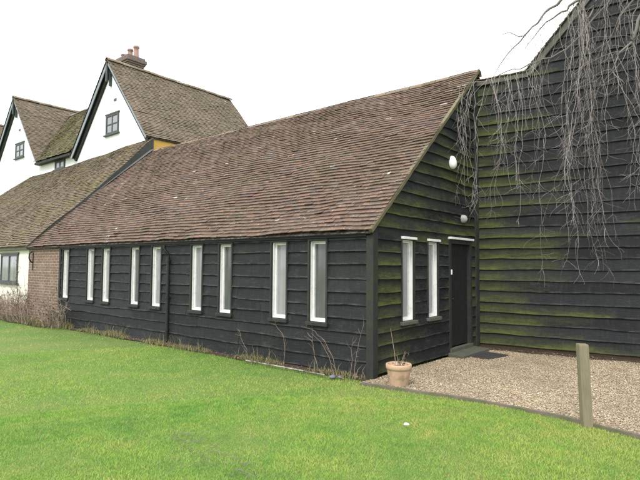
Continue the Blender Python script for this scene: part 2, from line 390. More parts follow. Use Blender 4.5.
# ================================================================== SETTING
def ground_z(x, y): return .018 * nz(x * .35, y * .35) 
gm = NT('lawn_soil'); a = gm.noise(.7, 5, .65); b = gm.noise(60, 4, .7)
gc = gm.mix(gm.ramp(a, [(.35, 0.0), (.65, 1.0)]), (.09, .17, .035), (.16, .20, .05)); gc = gm.mix(gm.ramp(b, [(.4, 0.0), (.7, .5)]), gc, (.06, .08, .025))
M['lawnbase'] = gm.fin(gc, .95, b, .8, .02)
mb = MB()
xs = [-400, -120, -60, -40] + [-30 + i * 1.0 for i in range(45)] + [20, 40, 80, 160, 400]
ys = [-400, -120, -50, -25] + [-16 + i * 1.0 for i in range(40)] + [40, 80, 160, 400]
idx = {}
for i, x in enumerate(xs):
    for j, y in enumerate(ys):
        idx[i, j] = len(mb.v); mb.v.append((x, y, -.022 + .012 * nz(x * .35, y * .35)))
for i in range(len(xs) - 1):
    for j in range(len(ys) - 1):
        mb.f.append((idx[i, j], idx[i + 1, j], idx[i + 1, j + 1], idx[i, j + 1])); mb.c.append([(.5, .5, .5)] * 4)
tag(mb.build('ground', M['lawnbase'], smooth=True), kind='structure')

TH = .107; BE = V((math.cos(TH), math.sin(TH), 0)); BN = V((math.sin(TH), -math.cos(TH), 0)); B0 = V((0, 3.79, 0))
# gravel forecourt sheet
EDGE = [(.06, -.34), (.55, -.30), (1.1, -.20), (1.9, -.19), (2.56, -.22), (3.34, -.42), (4.6, -.75), (8.2, -1.8)]
def edge_y(x):
    for (x0, y0), (x1, y1) in zip(EDGE[:-1], EDGE[1:]):
        if x <= x1: return y0 + (y1 - y0) * (x - x0) / (x1 - x0)
    return EDGE[-1][1]
gk = NT('gravel_bed'); vo = gk.n('ShaderNodeTexVoronoi'); vo.inputs['Scale'].default_value = 75; gk.l(gk.tc.outputs['Object'], vo.inputs['Vector'])
sc = gk.n('ShaderNodeSeparateColor'); gk.l(vo.outputs['Color'], sc.inputs[0])
cg = gk.ramp(sc.outputs[0], [(0, (.13, .095, .07)), (.4, (.26, .20, .155)), (.75, (.36, .29, .23)), (1, (.50, .44, .37))])
M['gravelbed'] = gk.fin(cg, .95, gk.math('SUBTRACT', 1.0, vo.outputs['Distance']), .8, .01)
mb = MB(); top = [B0 + BE * s for s in (-.05, 1, 2, 3, 5, 8.5)]
n = 40
for i in range(n):
    x0, x1 = .0 + 8.2 * i / n, .0 + 8.2 * (i + 1) / n
    f = lambda x: 3.79 + math.tan(TH) * x - .02
    mb.face([(x0, edge_y(x0) + .01, .0), (x1, edge_y(x1) + .01, .0), (x1, f(x1), .004), (x0, f(x0), .004)])
tag(mb.build('gravel_forecourt', M['gravelbed']), kind='structure')

# pebbles (stuff) built with numpy
def pebble_field(name, pts, size, mat, kindlabel):
    rs = np.random.RandomState(3); N = len(pts)
    base = np.array([(1, 0, 0), (0, 1, 0), (-1, 0, 0), (0, -1, 0), (0, 0, 1), (.55, .55, .45), (-.55, .6, .4), (-.5, -.6, .45), (.6, -.5, .4)], np.float32)
    faces = np.array([(0, 1, 5), (1, 6, 5), (1, 2, 6), (2, 7, 6), (2, 3, 7), (3, 8, 7), (3, 0, 8), (0, 5, 8), (5, 6, 4), (6, 7, 4), (7, 8, 4), (8, 5, 4)], np.int32)
    s = rs.uniform(.55, 1.25, (N, 1)) * size * np.stack([np.ones(N), rs.uniform(.6, 1, N), rs.uniform(.5, .8, N)], 1)
    v = base[None] * (1 + rs.uniform(-.18, .18, (N, 9, 1))) * s[:, None, :]
    a = rs.uniform(0, 6.28, N); ca, sa = np.cos(a)[:, None], np.sin(a)[:, None]
    x = v[..., 0] * ca - v[..., 1] * sa; y = v[..., 0] * sa + v[..., 1] * ca
    v = np.stack([x, y, v[..., 2]], 2) + pts[:, None, :]
    F = (faces[None] + (np.arange(N) * 9)[:, None, None]).reshape(-1)
    me = bpy.data.meshes.new(name); me.vertices.add(N * 9); me.vertices.foreach_set('co', v.astype(np.float32).ravel())
    nf = N * 12; me.loops.add(nf * 3); me.loops.foreach_set('vertex_index', F); me.polygons.add(nf)
    me.polygons.foreach_set('loop_start', np.arange(0, nf * 3, 3, dtype=np.int32)); me.update(calc_edges=True)
    at = me.color_attributes.new('tone', 'FLOAT_COLOR', 'POINT'); c = np.ones((N, 9, 4), np.float32); c[..., 0] = rs.rand(N, 1); c[..., 1] = rs.rand(N, 1); at.data.foreach_set('color', c.ravel())
    me.materials.append(mat); o = bpy.data.objects.new(name, me); col.objects.link(o); return o
gk = NT('pebbles'); tt = gk.tone()
cg = gk.ramp(tt[0], [(0, (.11, .078, .045)), (.2, (.25, .185, .112)), (.5, (.35, .275, .175)), (.85, (.44, .37, .255)), (1, (.62, .57, .46))])
cg = gk.mix(gk.ramp(gk.noise(1.1, 5, .7), [(.42, 0.0), (.62, .45)]), cg, (.15, .12, .085))
M['pebble'] = gk.fin(cg, .8)
rs = np.random.RandomState(5); P_ = []
N = 105000
px = rs.uniform(.02, 4.6, N); py = rs.uniform(-.85, 4.4, N)
ok = [(edge_y(a) + .02 < b < 3.79 + math.tan(TH) * a - .06) for a, b in zip(px, py)]
px, py = px[ok], py[ok]
pz = .003 + .010 * np.abs(np.sin(px * 3.1) * np.cos(py * 2.3)) + rs.uniform(0, .006, len(px))
tag(pebble_field('gravel', np.stack([px, py, pz], 1), .0092, M['pebble'], None), 'loose tan and cream gravel covering the forecourt beside the door', 'gravel', kind='stuff')

# earth strip at foot of walls
mb = MB()
def strip(pts_in, pts_out, z=.006):
    for i in range(len(pts_in) - 1):
        mb.face([(*pts_in[i], z + .02), (*pts_in[i + 1], z + .02), (*pts_out[i + 1], z - .012), (*pts_out[i], z - .012)][::-1])
n = 60
inn = [(-16 + 16.02 * i / n, .03) for i in range(n + 1)]; ou = [(x, -.17 - .10 * nz(x * 1.3) - (.35 if x < -9.8 else 0)) for x, _ in inn]
strip(inn, ou)
inn = [tuple((B0 + BE * (8 * i / 30))[:2]) for i in range(31)]; ou = [tuple((B0 + BE * (8 * i / 30) + BN * (.20 + .06 * nz(i * .9)))[:2]) for i in range(31)]
strip(inn, ou, .02)
tag(mb.build('earth_border', M['soil']), kind='structure')

# ================================================================== LOW BLACK OUTBUILDING
HB = empty('timber_outbuilding', (0, 0, 0))
tag(HB, 'low black weatherboarded outbuilding with red brown tiled roof and narrow white windows', 'outbuilding')
W_, AP, EZ = 3.79, 5.63, 2.12; EY = -.13
SL = (AP - EZ) / (W_ - EY)                       # roof slope
LW = [(-9.80, -9.46), (-8.46, -8.12), (-7.70, -7.37), (-6.44, -6.11), (-5.60, -5.27), (-4.22, -3.89), (-3.37, -3.04), (-2.00, -1.67), (-1.16, -.83)]
ZB, ZT = .745, 2.0
long_fr = lambda u, n, z: V((u, -n, z))
gab_fr = lambda u, n, z: V((n, u, z))
mb = MB()
weatherboards(mb, long_fr, rows_of(.03, 2.12, .2, 11), lambda z: -10.0, lambda z: -.0, [(a - .02, b + .02, ZB - .07, ZT + .03) for a, b in LW],
              lambda u, z: max(0, .1 + .5 * nz(u * .6, z)), 21, step=.2)
mb.build('long_wall', M['long_board'], HB)
GW = [(.79, 1.15), (1.64, 1.99)]; GZ = (.76, 2.03); DOOR = (2.45, 3.38, .07, 2.10)
roofy = lambda z: (z - EZ + .05) / SL + EY
mb = MB()
weatherboards(mb, gab_fr, rows_of(.05, 5.55, .196, 5, .008), lambda z: max(.0, roofy(z)), lambda z: 3.79, [(a - .02, b + .02, GZ[0] - .07, GZ[1] + .05) for a, b in GW] + [(DOOR[0] - .04, DOOR[1] + .04, 0, DOOR[3] + .05)],
              lambda u, z: max(0, min(1, .42 + .9 * nz(u * .5 + 3, z * 2.2) + (.25 if u < .7 else 0) + (.15 if 2.1 < z < 3.2 else 0) - (.25 if 1.1 < u < 3 and z < 2 else 0))), 22, exp=.196, minlen=2.6, maxlen=5)
mb.build('gable_wall', M['gable_board'], HB)
# inner carcass: the other walls and a dark lining so nothing is see-through
mb = MB()
mb.box((-12.0, .01, 0), (-.01, .05, 2.10)) if False else None
yb = 7.6
mb.face([(-12, yb, 0), (0, yb, 0), (0, yb, 2.1), (-12, yb, 2.1)])
mb.face([(-.012, 3.9, 0), (-.012, yb, 0), (-.012, yb, 2.15), (-.012, 3.9, 5.5)])
mb.build('rear_wall', M['black'], HB)
# corner posts
mb = MB(); mb.box((-.065, -.058, -.02), (.056, -.001, 2.06)); mb.box((.001, -.055, -.02), (.054, .075, 2.10)); mb.build('corner_post', M['black'], HB, bevel=.004)
mb = MB(); mb.box((.001, 3.60, .0), (.055, 3.76, 5.25)); mb.build('corner_post', M['black'], HB, bevel=.004)
mb = MB(); mb.box((-10.02, -.05, 0), (-9.93, -.001, 2.04)); mb.build('corner_post', M['black'], HB, bevel=.004)

def slim_window(fr, u0, u1, z0, z1, far, pane, head):
    dp = .028; base_fr = fr; fr = lambda u, n, z: base_fr(u, (n + dp) if n < -.05 else n, z)
    """far = -1 if the far jamb is at u0, +1 if at u1"""
    f = MB(); t = .042; q = .012
    f.box((u0 + q, -.115, z0 + q), (u0 + t, -.058, z1 - q), fr=fr); f.box((u1 - t, -.115, z0 + q), (u1 - q, -.058, z1 - q), fr=fr)      # stiles
    f.box((u0 + t, -.115, z1 - t), (u1 - t, -.060, z1 - q), fr=fr); f.box((u0 + t, -.115, z0 + q), (u1 - t, -.060, z0 + .05), fr=fr)
    f.box((u0, -.117, z0), (u0 + q - .001, .014, z1), fr=fr); f.box((u1 - q + .001, -.117, z0), (u1, .014, z1), fr=fr)                  # lining boards
    f.box((u0 + q, -.117, z1 - q + .001), (u1 - q, .012, z1), fr=fr); f.box((u0 + q, -.117, z0), (u1 - q, .020, z0 + q - .001), fr=fr)
    fo = f.build('window', M['white'], HB, bevel=.002)
    p = MB(); p.box((u0 + t - .004, -.098, z0 + .046), (u1 - t + .004, -.090, z1 - t + .004), fr=fr); po = p.build('pane', pane, fo)
    a = MB(); w = .035; ah = .050 if not head else .044
    a.box((u0 - w, -.02, z0 - .03), (u0 - .002, ah, z1 + .001), fr=fr); a.box((u1 + .002, -.02, z0 - .03), (u1 + w, ah, z1 + .001), fr=fr)
    if not head: a.box((u0 - w, -.02, z1 + .002), (u1 + w, .050, z1 + .036), fr=fr)
    a.build('architrave', M['black'], fo)
    if head:
        h = MB(); h.box((u0 - .03, .0, z1 + .012), (u1 + .05, .075, z1 + .052), fr=fr); h.build('head_board', M['white'], fo, bevel=.004)
    s = MB(); s.box((u0 - .055, -.02, z0 - .062), (u1 + .055, .085, z0 - .006), fr=fr); s.build('sill', M['step'] if head else M['black'], fo, bevel=.006)
for i, (a, b) in enumerate(LW):
    slim_window(long_fr, a, b, ZB, ZT, -1, M['pane_b'] if i in (8, 3, 6) else M['pane_a'], False)
for i, (a, b) in enumerate(GW): slim_window(gab_fr, a, b, GZ[0], GZ[1], 1, M['pane_a'], True)
# door: vertical planks, set in a black frame
d = MB(); n = 6; dw = (DOOR[1] - DOOR[0] - .12) / n
for i in range(n):
    u = DOOR[0] + .06 + dw * i
    d.box((u + .003, -.06, .16), (u + dw - .003, -.022 + .002 * (i % 2), 2.03), fr=gab_fr)
d.box((DOOR[0] + .06, -.07, .16), (DOOR[1] - .06, -.03, 2.03), fr=gab_fr)
DO = d.build('door', M['gloss_black'], HB)
d = MB(); d.box((DOOR[0] - .03, -.08, .05), (DOOR[0] + .058, .048, 2.11), fr=gab_fr); d.box((DOOR[1] - .058, -.08, .05), (DOOR[1] + .03, .048, 2.11), fr=gab_fr); d.box((DOOR[0] + .06, -.08, 2.035), (DOOR[1] - .06, .046, 2.11), fr=gab_fr)
d.build('door_frame', M['black'], DO, bevel=.003)
d = MB(); d.box((DOOR[0] - .02, .0, 2.115), (DOOR[1] + .07, .085, 2.155), fr=gab_fr); d.build('head_board', M['white'], DO, bevel=.004)
d = MB(); d.lathe([(0, .055), (.018, .055), (.026, .04), (.02, .02), (.010, .015), (.010, 0), (.028, 0), (.028, -.004)], (-.02, DOOR[0] + .16, 1.02), 14, ax=(V((0, 1, 0)), V((0, 0, 1)), V((1, 0, 0)))); d.build('handle', M['gloss_black'], DO, smooth=True)
# weather bar + step
d = MB(); d.box((DOOR[0] - .02, -.01, .06), (DOOR[1] + .02, .07, .145), fr=gab_fr); d.build('threshold', M['step'], HB, bevel=.006)
d = MB(); P = [(.0, 2.36, 0), (.30, 2.36, 0), (.30, 3.50, 0), (.0, 3.50, 0), (.0, 2.36, .075), (.30, 2.36, .055), (.30, 3.50, .055), (.0, 3.50, .075)]
d.hexa([V(p) + V((.04, 0, .004)) for p in P]); d.build('door_step', M['step'], HB, bevel=.008)
# door bell
d = MB(); d.box((2.475, .048, 1.47), (2.515, .062, 1.56), fr=gab_fr); d.build('door_bell', M['plastic'], HB, bevel=.004)
# bulkhead security light (white oval) and the small round lamp
d = MB(); prof = []
for i in range(9):
    t = math.pi / 2 * i / 8; prof.append((math.cos(t), math.sin(t)))
c0 = V((.045, 2.57, 3.51))
d.lathe([(1.0, -.35), (1.0, 0.0)] + prof[1:], (0, 0, 0), 22)
ob = d.build('security_light', M['plastic'], HB, smooth=True)
for v_ in ob.data.vertices:
    x, y, z = v_.co; v_.co = V((c0.x + z * .085, c0.y + x * .085, c0.z + y * .125 * (1 + .18 * y)))
tag(ob, 'white oval bulkhead light high on the gable')
d = MB(); d.lathe([(1.05, -.5), (1.05, -.1), (1.0, 0.0)] + prof[1:], (0, 0, 0), 18)
ob = d.build('wall_lamp', M['lampglass'], HB, smooth=True)
for v_ in ob.data.vertices:
    x, y, z = v_.co; v_.co = V((.045 + .03 + z * .07, 2.99 + x * .062, 2.52 + y * .075))
tag(ob, 'small grey round lamp above the door')
d = MB(); d.tube([(.045, 2.99, 2.60), (.045, 2.99, 2.75), (.045, 2.95, 3.0), (.045, 2.90, 3.42), (.045, 2.66, 3.5)], .007, .007, 5); d.build('lamp_cable', M['gloss_black'], HB)
# roof
PR = lambda u, s: V((u, EY + s * math.cos(math.atan(SL)), EZ + s * math.sin(math.atan(SL)) + .012 * nz(u * .3, 0, 4)))
LR = math.hypot(W_ - EY, AP - EZ)
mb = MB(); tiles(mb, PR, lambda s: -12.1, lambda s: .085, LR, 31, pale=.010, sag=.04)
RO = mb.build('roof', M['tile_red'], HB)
mb = MB()    # back slope and underlay
PB = lambda u, s: V((-12.0 - u, 2 * W_ - EY - s * math.cos(math.atan(SL)), EZ + s * math.sin(math.atan(SL))))
tiles(mb, PB, lambda s: -12.03, lambda s: .1, LR, 32, gauge=.1, width=.33)
mb.face([PR(-12, 0) - V((0, 0, .03)), PR(.06, 0) - V((0, 0, .03)), PR(.06, LR) - V((0, 0, .03)), PR(-12, LR) - V((0, 0, .03))])
mb.build('rear_roof_slope', M['tile_red'], HB)
mb = MB(); ridge_tiles(mb, (-12.2, W_, AP - .07), (.09, W_, AP - .07), seed=5); mb.build('ridge_tiles', M['tile_house'], RO)
mb = MB()     # verge: mortar fillet under the tiles and undercloak
for i in range(40):
    s0, s1 = LR * i / 40, LR * (i + 1) / 40
    q = lambda s, x, h: PR(x, s) + V((0, -math.sin(math.atan(SL)), math.cos(math.atan(SL)))) * h
    j0 = .012 * nz(i * 1.3, 7); j1 = .012 * nz((i + 1) * 1.3, 7)
    mb.hexa([q(s0, .03, -.045), q(s0, .083 + j0, -.04), q(s1, .083 + j1, -.04), q(s1, .03, -.045), q(s0, .03, .022), q(s0, .093 + j0, .020), q(s1, .093 + j1, .020), q(s1, .03, .022)])
mb.build('verge', M['mortar'], RO)
mb = MB(); mb.box((-10, -.062, 2.045), (-.065, -.052, 2.10)); mb.box((-12, -.11, 2.075), (.05, .02, 2.09)); mb.build('eaves_board', M['gloss_black'], RO)  # black boards standing in for the shadow right below the tiles
mb = MB(); mb.tube([(-4.99, -.15, 2.02), (-4.99, -.15, 1.95), (-4.97, -.13, 1.90), (-4.95, -.09, 1.84), (-4.95, -.075, 1.78), (-4.95, -.075, 1.0), (-4.95, -.075, .12), (-4.95, -.11, .05)], .034, .034, 12)
for z in (1.7, .95, .3): mb.lathe([(.036, -.02), (.044, -.02), (.044, .02), (.036, .02)], (-4.95, -.075, z), 12); mb.box((-4.99, -.075, z - .015), (-4.91, -.03, z + .015))
mb.build('downpipe', M['gloss_black'], HB, smooth=False)

# ================================================================== TALL BARN
TB = empty('tall_barn', tuple(B0)); tag(TB, 'tall black weatherboarded barn wall behind the gravel, green with algae near the corner', 'barn')
barn_fr = lambda u, n, z: B0 + BE * u + BN * n + V((0, 0, z))
ZL = 5.36; KS = 1.03; RS = 1.135
def barn_L(z): return .012 if z <= ZL else KS + (z - ZL) / RS
def barn_R(z): return 11.0 - (barn_L(z) if z > ZL else 0)
mb = MB()
weatherboards(mb, barn_fr, rows_of(.11, 10.3, .2075, 9, .006), barn_L, barn_R, [(.0, 1.03, ZL, 20), (9.97, 11, ZL, 20)],
              lambda u, z: max(0, min(1, 1.0 - u * .46 + 1.1 * nz(u * .5, z * 3.4, 2) - max(0, z - 3.6) * .22 + max(0, 1.3 - z) * .28)), 23, exp=.2075, minlen=4, maxlen=6)
mb.build('boarded_wall', M['barn_board'], TB)
mb = MB(); mb.box((.02, .0, -.02), (11, .02, .10), fr=lambda u, n, z: barn_fr(u, n - .01, z)); mb.build('sole_plate', M['soil'], TB)
# back parts of the barn
mb = MB(); D = 9
def bq(u, d, z): return B0 + BE * u - BN * d + V((0, 0, z))
apz = ZL + (5.5 - KS) * RS
mb.face([bq(.03, .02, 0), bq(.03, .02, ZL), bq(.03, D, ZL), bq(.03, D, 0)]); mb.face([bq(11, .02, 0), bq(11, D, 0), bq(11, D, ZL), bq(11, .02, ZL)])
mb.face([bq(.03, D, 0), bq(.03, D, ZL), bq(KS, D, ZL), bq(5.5, D, apz), bq(10, D, ZL), bq(11, D, ZL), bq(11, D, 0)])
mb.face([bq(.03, .03, .0), bq(11, .03, 0), bq(11, .03, ZL - .05), bq(10, .03, ZL - .05), bq(5.5, .03, apz - .1), bq(KS, .03, ZL - .05), bq(.03, .03, ZL - .05)])
mb.build('carcass', M['black'], TB)
ra = math.atan(RS)
mb = MB(); PBn = lambda u, s: bq(KS - .05 + s * math.cos(ra), D - u, ZL - .01 + s * math.sin(ra) + .02)
# u runs from the back to the front so the normal points out
LB = (5.5 - KS + .05) / math.cos(ra)
tiles(mb, PBn, lambda s: 0, lambda s: D + .12, LB, 41, width=.165)
BR = mb.build('roof', M['tile_house'], TB)
mb = MB(); PBm = lambda u, s: bq(9.97 + .05 - s * math.cos(ra), u, ZL + s * math.sin(ra) + .02)
tiles(mb, PBm, lambda s: -.12, lambda s: D, LB, 42, width=.33); mb.build('far_roof_slope', M['tile_house'], TB)
mb = MB()    # rake verge board, slightly proud
for (n0, n1, h0, h1) in ((.03, .075, -.10, .0),):
    for i in range(24):
        s0, s1 = LB * i / 24, LB * (i + 1) / 24
        q = lambda s, n, h: barn_fr(KS - .05 + s * math.cos(ra) - math.sin(ra) * h, n, ZL + s * math.sin(ra) + math.cos(ra) * h + .006 * nz(s * 2, 3))
        mb.hexa([q(s0, n1, h0), q(s1, n1, h0), q(s1, n0, h0), q(s0, n0, h0), q(s0, n1, h1 + .01), q(s1, n1, h1 + .01), q(s1, n0, h1 + .01), q(s0, n0, h1 + .01)])
mb.build('bargeboard', M['greywood'], BR)
# low aisle roof at the left of the barn
mb = MB(); sa = R(14)
PA = lambda u, s: barn_fr(u, .10 - s * math.cos(sa), ZL + .02 - s * math.sin(sa) * .6)
tiles(mb, PA, lambda s: .0, lambda s: KS + .02, 3.0, 43)
mb.build('aisle_roof', M['tile_house'], TB)
mb = MB(); mb.box((.0, .028, ZL - .075), (KS, .07, ZL + .012), fr=barn_fr); mb.build('fascia', M['greywood'], TB, bevel=.005)

# ================================================================== OLD HOUSE
HO = empty('old_house', (-14.9, 3.9, 0)); tag(HO, 'old white rendered house with steep tiled gables, brick chimney and long catslide roof', 'house')
YG = 3.9
def wing(xc, half, ze, za, depth, east, oh=.24, seed=50, width=.165, mat='tile_house'):
    """front-facing gabled wing"""
    m = MB()
    m.face([(xc - half, YG, 0), (xc + half, YG, 0), (xc + half, YG, ze), (xc, YG, za - .12), (xc - half, YG, ze)])
    m.face([(xc - half, YG + depth, 0), (xc - half, YG + depth, ze), (xc, YG + depth, za - .12), (xc + half, YG + depth, ze), (xc + half, YG + depth, 0)])
    m.face([(xc - half, YG, 0), (xc - half, YG, ze), (xc - half, YG + depth, ze), (xc - half, YG + depth, 0)])
    m.build('gable_wall', M['render'], HO)
    m = MB(); m.face([(xc + half, YG + .002, 0), (xc + half, YG + depth, 0), (xc + half, YG + depth, ze - .02), (xc + half, YG + .002, ze - .02)]); m.build('side_wall', M[east], HO)
    al = math.atan((za - ze) / half); ca, sn = math.cos(al), math.sin(al); ex = .10
    L = half / ca + ex
    Pe = lambda u, s: V((xc + half + ex * ca - s * ca, YG + u, ze - ex * sn + s * sn + .02 * nz(u * .4, seed)))
    Pw = lambda u, s: V((xc - half - ex * ca + s * ca, YG - u, ze - ex * sn + s * sn + .02 * nz(-u * .4, seed)))
    m = MB(); tiles(m, Pe, lambda s: -oh, lambda s: depth + .1, L, seed, width=width, sag=.03, dist=1.5); ro = m.build('roof', M[mat], HO)
    m = MB(); tiles(m, Pw, lambda s: -depth - .1, lambda s: oh, L, seed + 1, width=width * 1.5, sag=.03); m.build('west_roof_slope', M[mat], HO)
    m = MB(); ridge_tiles(m, (xc, YG - oh - .01, za + .02), (xc, YG + depth + .1, za + .02), seed=seed + 2, r=.12); m.build('ridge_tiles', M[mat], ro)
    # soffits and bargeboards
    for sg in (-1, 1):
        m = MB(); q = lambda s, y, h: V((xc + sg * (half + ex * ca - s * ca) + sg * sn * h, y, ze - ex * sn + s * sn + ca * h))
        bw = -.15 if sg < 0 else -.10
        m.hexa([q(0, YG - oh + .03, bw), q(L, YG - oh + .03, bw), q(L, YG - oh + .055, bw), q(0, YG - oh + .055, bw), q(0, YG - oh + .03, -.015), q(L, YG - oh + .03, -.015), q(L, YG - oh + .055, -.015), q(0, YG - oh + .055, -.015)])
        m.build('bargeboard', M['barge'], ro)
        m = MB()
        m.hexa([q(0, YG - oh + .056, -.06), q(L, YG - oh + .056, -.06), q(L, YG + .0, -.06), q(0, YG + .0, -.06), q(0, YG - oh + .056, -.02), q(L, YG - oh + .056, -.02), q(L, YG, -.02), q(0, YG, -.02)])
        m.hexa([q(0, YG - .09, -.26), q(L, YG - .09, -.26), q(L, YG - .004, -.26), q(0, YG - .004, -.26), q(0, YG - .09, -.062), q(L, YG - .09, -.062), q(L, YG - .004, -.062), q(0, YG - .004, -.062)])  # black strip on the wall, standing in for shadow under the verge
        m.build('soffit', M['black'], ro)
        m = MB()   # eaves board along the side
        x = xc + sg * half
        m.box((min(x, x + sg * .07), YG - oh + .06, ze - .115), (max(x, x + sg * .07), YG + depth, ze - .075)); m.build('eaves_board', M['black'], ro)
    m = MB(); m.box((xc - .05, YG - oh - .0, za - .85), (xc + .05, YG - oh + .06, za - .12)); m.box((xc - .035, YG - .1, za - 1.0), (xc + .035, YG - .01, za - .3)); m.build('gable_bracket', M['darkwin'], ro)
    return ro
wing(-14.95, 2.86, 6.26, 9.66, 6.0, 'ochre')
wing(-24.4, 2.9, 6.62, 10.12, 9.0, 'render', seed=60)
wing(-33.4, 2.9, 7.2, 10.75, 9.0, 'render', seed=70, width=.3)

def house_window(x0, x1, z0, z1, cols, rows, y=YG, name='window', mat='darkwin', bar=.028, t=.075):
    m = MB(); yo = y - .035; fr = lambda u, n, z: V((u, y - n, z))
    m.box((x0, .0, z0), (x0 + t, .04, z1), fr=fr); m.box((x1 - t, 0, z0), (x1, .04, z1), fr=fr); m.box((x0 + t, 0, z1 - t), (x1 - t, .038, z1), fr=fr); m.box((x0 + t, 0, z0), (x1 - t, .038, z0 + t), fr=fr)
    for i in range(1, cols):
        xx = x0 + t + (x1 - x0 - 2 * t) * i / cols; m.box((xx - bar, .002, z0 + t), (xx + bar, .034, z1 - t), fr=fr)
    for i in range(1, rows):
        q = z0 + t + (z1 - z0 - 2 * t) * i / rows; m.box((x0 + t, .004, q - bar * .8), (x1 - t, .031, q + bar * .8), fr=fr)
    o = m.build(name, M[mat], HO)
    p = MB(); p.box((x0 + t, .003, z0 + t), (x1 - t, .012, z1 - t), fr=fr); p.build('pane', M['pane_h'], o)
    s = MB(); s.box((x0 - .08, .001, z0 - .06), (x1 + .08, .09, z0 - .002), fr=fr); s.build('sill', M[mat], o, bevel=.005)
    h = MB(); h.box((x0 - .05, .001, z1 + .002), (x1 + .05, .05, z1 + .05), fr=fr); h.build('head_board', M['greywood'], o)
    return o
house_window(-15.26, -14.30, 6.74, 7.52, 2, 2)
house_window(-24.42, -23.36, 7.0, 7.72, 2, 2)
house_window(-19.75, -18.8, 5.88, 6.28, 2, 1)
for (x, z) in ((-14.62, 8.06), (-24.0, 8.42)):
    m = MB(); m.box((x - .09, .0, z - .05), (x + .09, .02, z + .05), fr=lambda u, n, z_: V((u, YG - n, z_))); m.build('vent', M['greywood'], HO, bevel=.003)
# main range linking the gables; mossy front slope
al = R(50); ca, sn = math.cos(al), math.sin(al); L = 2.75 / ca
m = MB(); m.face([(-30.0, YG + .012, 0), (-15, YG + .012, 0), (-15, YG + .012, 6.40), (-30, YG + .012, 6.40)]); m.build('front_wall', M['render'], HO)
Pm = lambda u, s: V((u, YG - .28 + s * ca, 6.40 + s * sn))
m = MB(); tiles(m, Pm, lambda s: -21.42 if s * ca < .33 else -30.5, lambda s: -17.78 if s * ca < .33 else -15.0, L, 80, sag=.05, dist=2); rr = m.build('roof', M['tile_moss'], HO)
Pm2 = lambda u, s: V((-45.5 - u, YG - .28 + 5.5 - s * ca, 6.40 + s * sn))
m = MB(); tiles(m, Pm2, lambda s: -30.5, lambda s: -15.0, L, 81, width=.33); m.build('rear_roof_slope', M['tile_house'], HO)
m = MB(); ridge_tiles(m, (-30.5, YG - .28 + 2.75, 6.4 + L * sn), (-15, YG - .28 + 2.75, 6.4 + L * sn), seed=9); m.build('ridge_tiles', M['tile_house'], rr)
m = MB(); m.box((-21.4, YG - .26, 6.27), (-17.8, YG - .02, 6.37)); m.build('eaves_board', M['black'], rr)
# catslide
XR = -11.90
def ctop(x):
    if x > -12: return 6.13
    if x > -19: return 6.13 + (5.86 - 6.13) * (-12 - x) / 7.0
    return 5.86
def Pc(u, s):
    y0, z0 = EY, EZ + .02; y1, z1 = YG, ctop(u); L_ = math.hypot(y1 - y0, 6.0 - z0); k_ = s / L_
    return V((u, y0 + (y1 - y0) * k_, z0 + (z1 - z0) * k_ - .05 * math.sin(math.pi * min(1, k_)) + .02 * nz(u * .3, s * .3, 9)))
LC = math.hypot(YG - EY, 6.0 - EZ - .02)
def cl(s):
    y = EY + (YG - EY) * s / LC
    return -27 if y < .3 else (-23.6 - (2.6 - y) * .92 if y < 2.6 else -22.4 - (3.9 - y) * .923)
m = MB(); tiles(m, Pc, cl, lambda s: XR, LC, 90, sag=.03, dist=1.6, pale=.002)
CR = m.build('catslide_roof', M['tile_brown'], HO)
m = MB()
for i in range(30):
    s0, s1 = LC * i / 30, LC * (i + 1) / 30
    a0, a1 = Pc(XR + .012, s0), Pc(XR + .012, s1); b0, b1 = PR(XR, s0 * LR / LC * 1.0), PR(XR, s1 * LR / LC)
    zz = lambda p: EZ + (p.y - EY) * SL
    m.hexa([(a0.x - .03, a0.y, zz(a0) - .03), (a0.x, a0.y, zz(a0) - .03), (a1.x, a1.y, zz(a1) - .03), (a1.x - .03, a1.y, zz(a1) - .03), (a0.x - .03, a0.y, a0.z + .01), (a0.x, a0.y, a0.z + .01), (a1.x, a1.y, a1.z + .01), (a1.x - .03, a1.y, a1.z + .01)])
m.build('verge', M['cheek'], CR)
m = MB()
for i in range(22):
    s0, s1 = LR * (.42 + .58 * i / 22), LR * (.42 + .58 * (i + 1) / 22); wd = lambda s: .04 + .26 * (s / LR - .42) / .58
    m.face([PR(XR + .01, s0) + V((0, -.03, .045)), PR(XR + wd(s0), s0) + V((0, -.03, .045)), PR(XR + wd(s1), s1) + V((0, -.03, .045)), PR(XR + .01, s1) + V((0, -.03, .045))])
m.build('flashing', M['lead'], CR)
# walls below the catslide
m = MB(); m.box((-20.0, .02, 0), (-12.0, .2, 2.12)); m.build('cream_wall', M['cream'], HO)
m = MB(); m.box((-12.05, -.03, 0), (-10.02, .19, 2.10)); m.build('brick_pier', M['brick'], HO, bevel=.006)
m = MB(); m.box((-26, -.10, 2.05), (-12.0, -.02, 2.12)); m.box((-12.0, -.11, 2.06), (-10.0, -.04, 2.10)); m.build('eaves_board', M['greywood'], HO)
m = MB()
for i in range(12):
    y0 = .3 + 3.6 * i / 12; y1 = .3 + 3.6 * (i + 1) / 12
    sx = lambda y: cl((y - EY) / (YG - EY) * LC) + .08; sz = lambda y: Pc(sx(y), (y - EY) / (YG - EY) * LC).z - .02
    m.face([(sx(y0), y0, 0), (sx(y0), y0, sz(y0)), (sx(y1), y1, sz(y1)), (sx(y1), y1, 0)])
m.build('end_wall', M['render'], HO)
house_window(-14.28, -12.93, 1.05, 1.93, 2, 1, y=.02, t=.06, bar=.03)
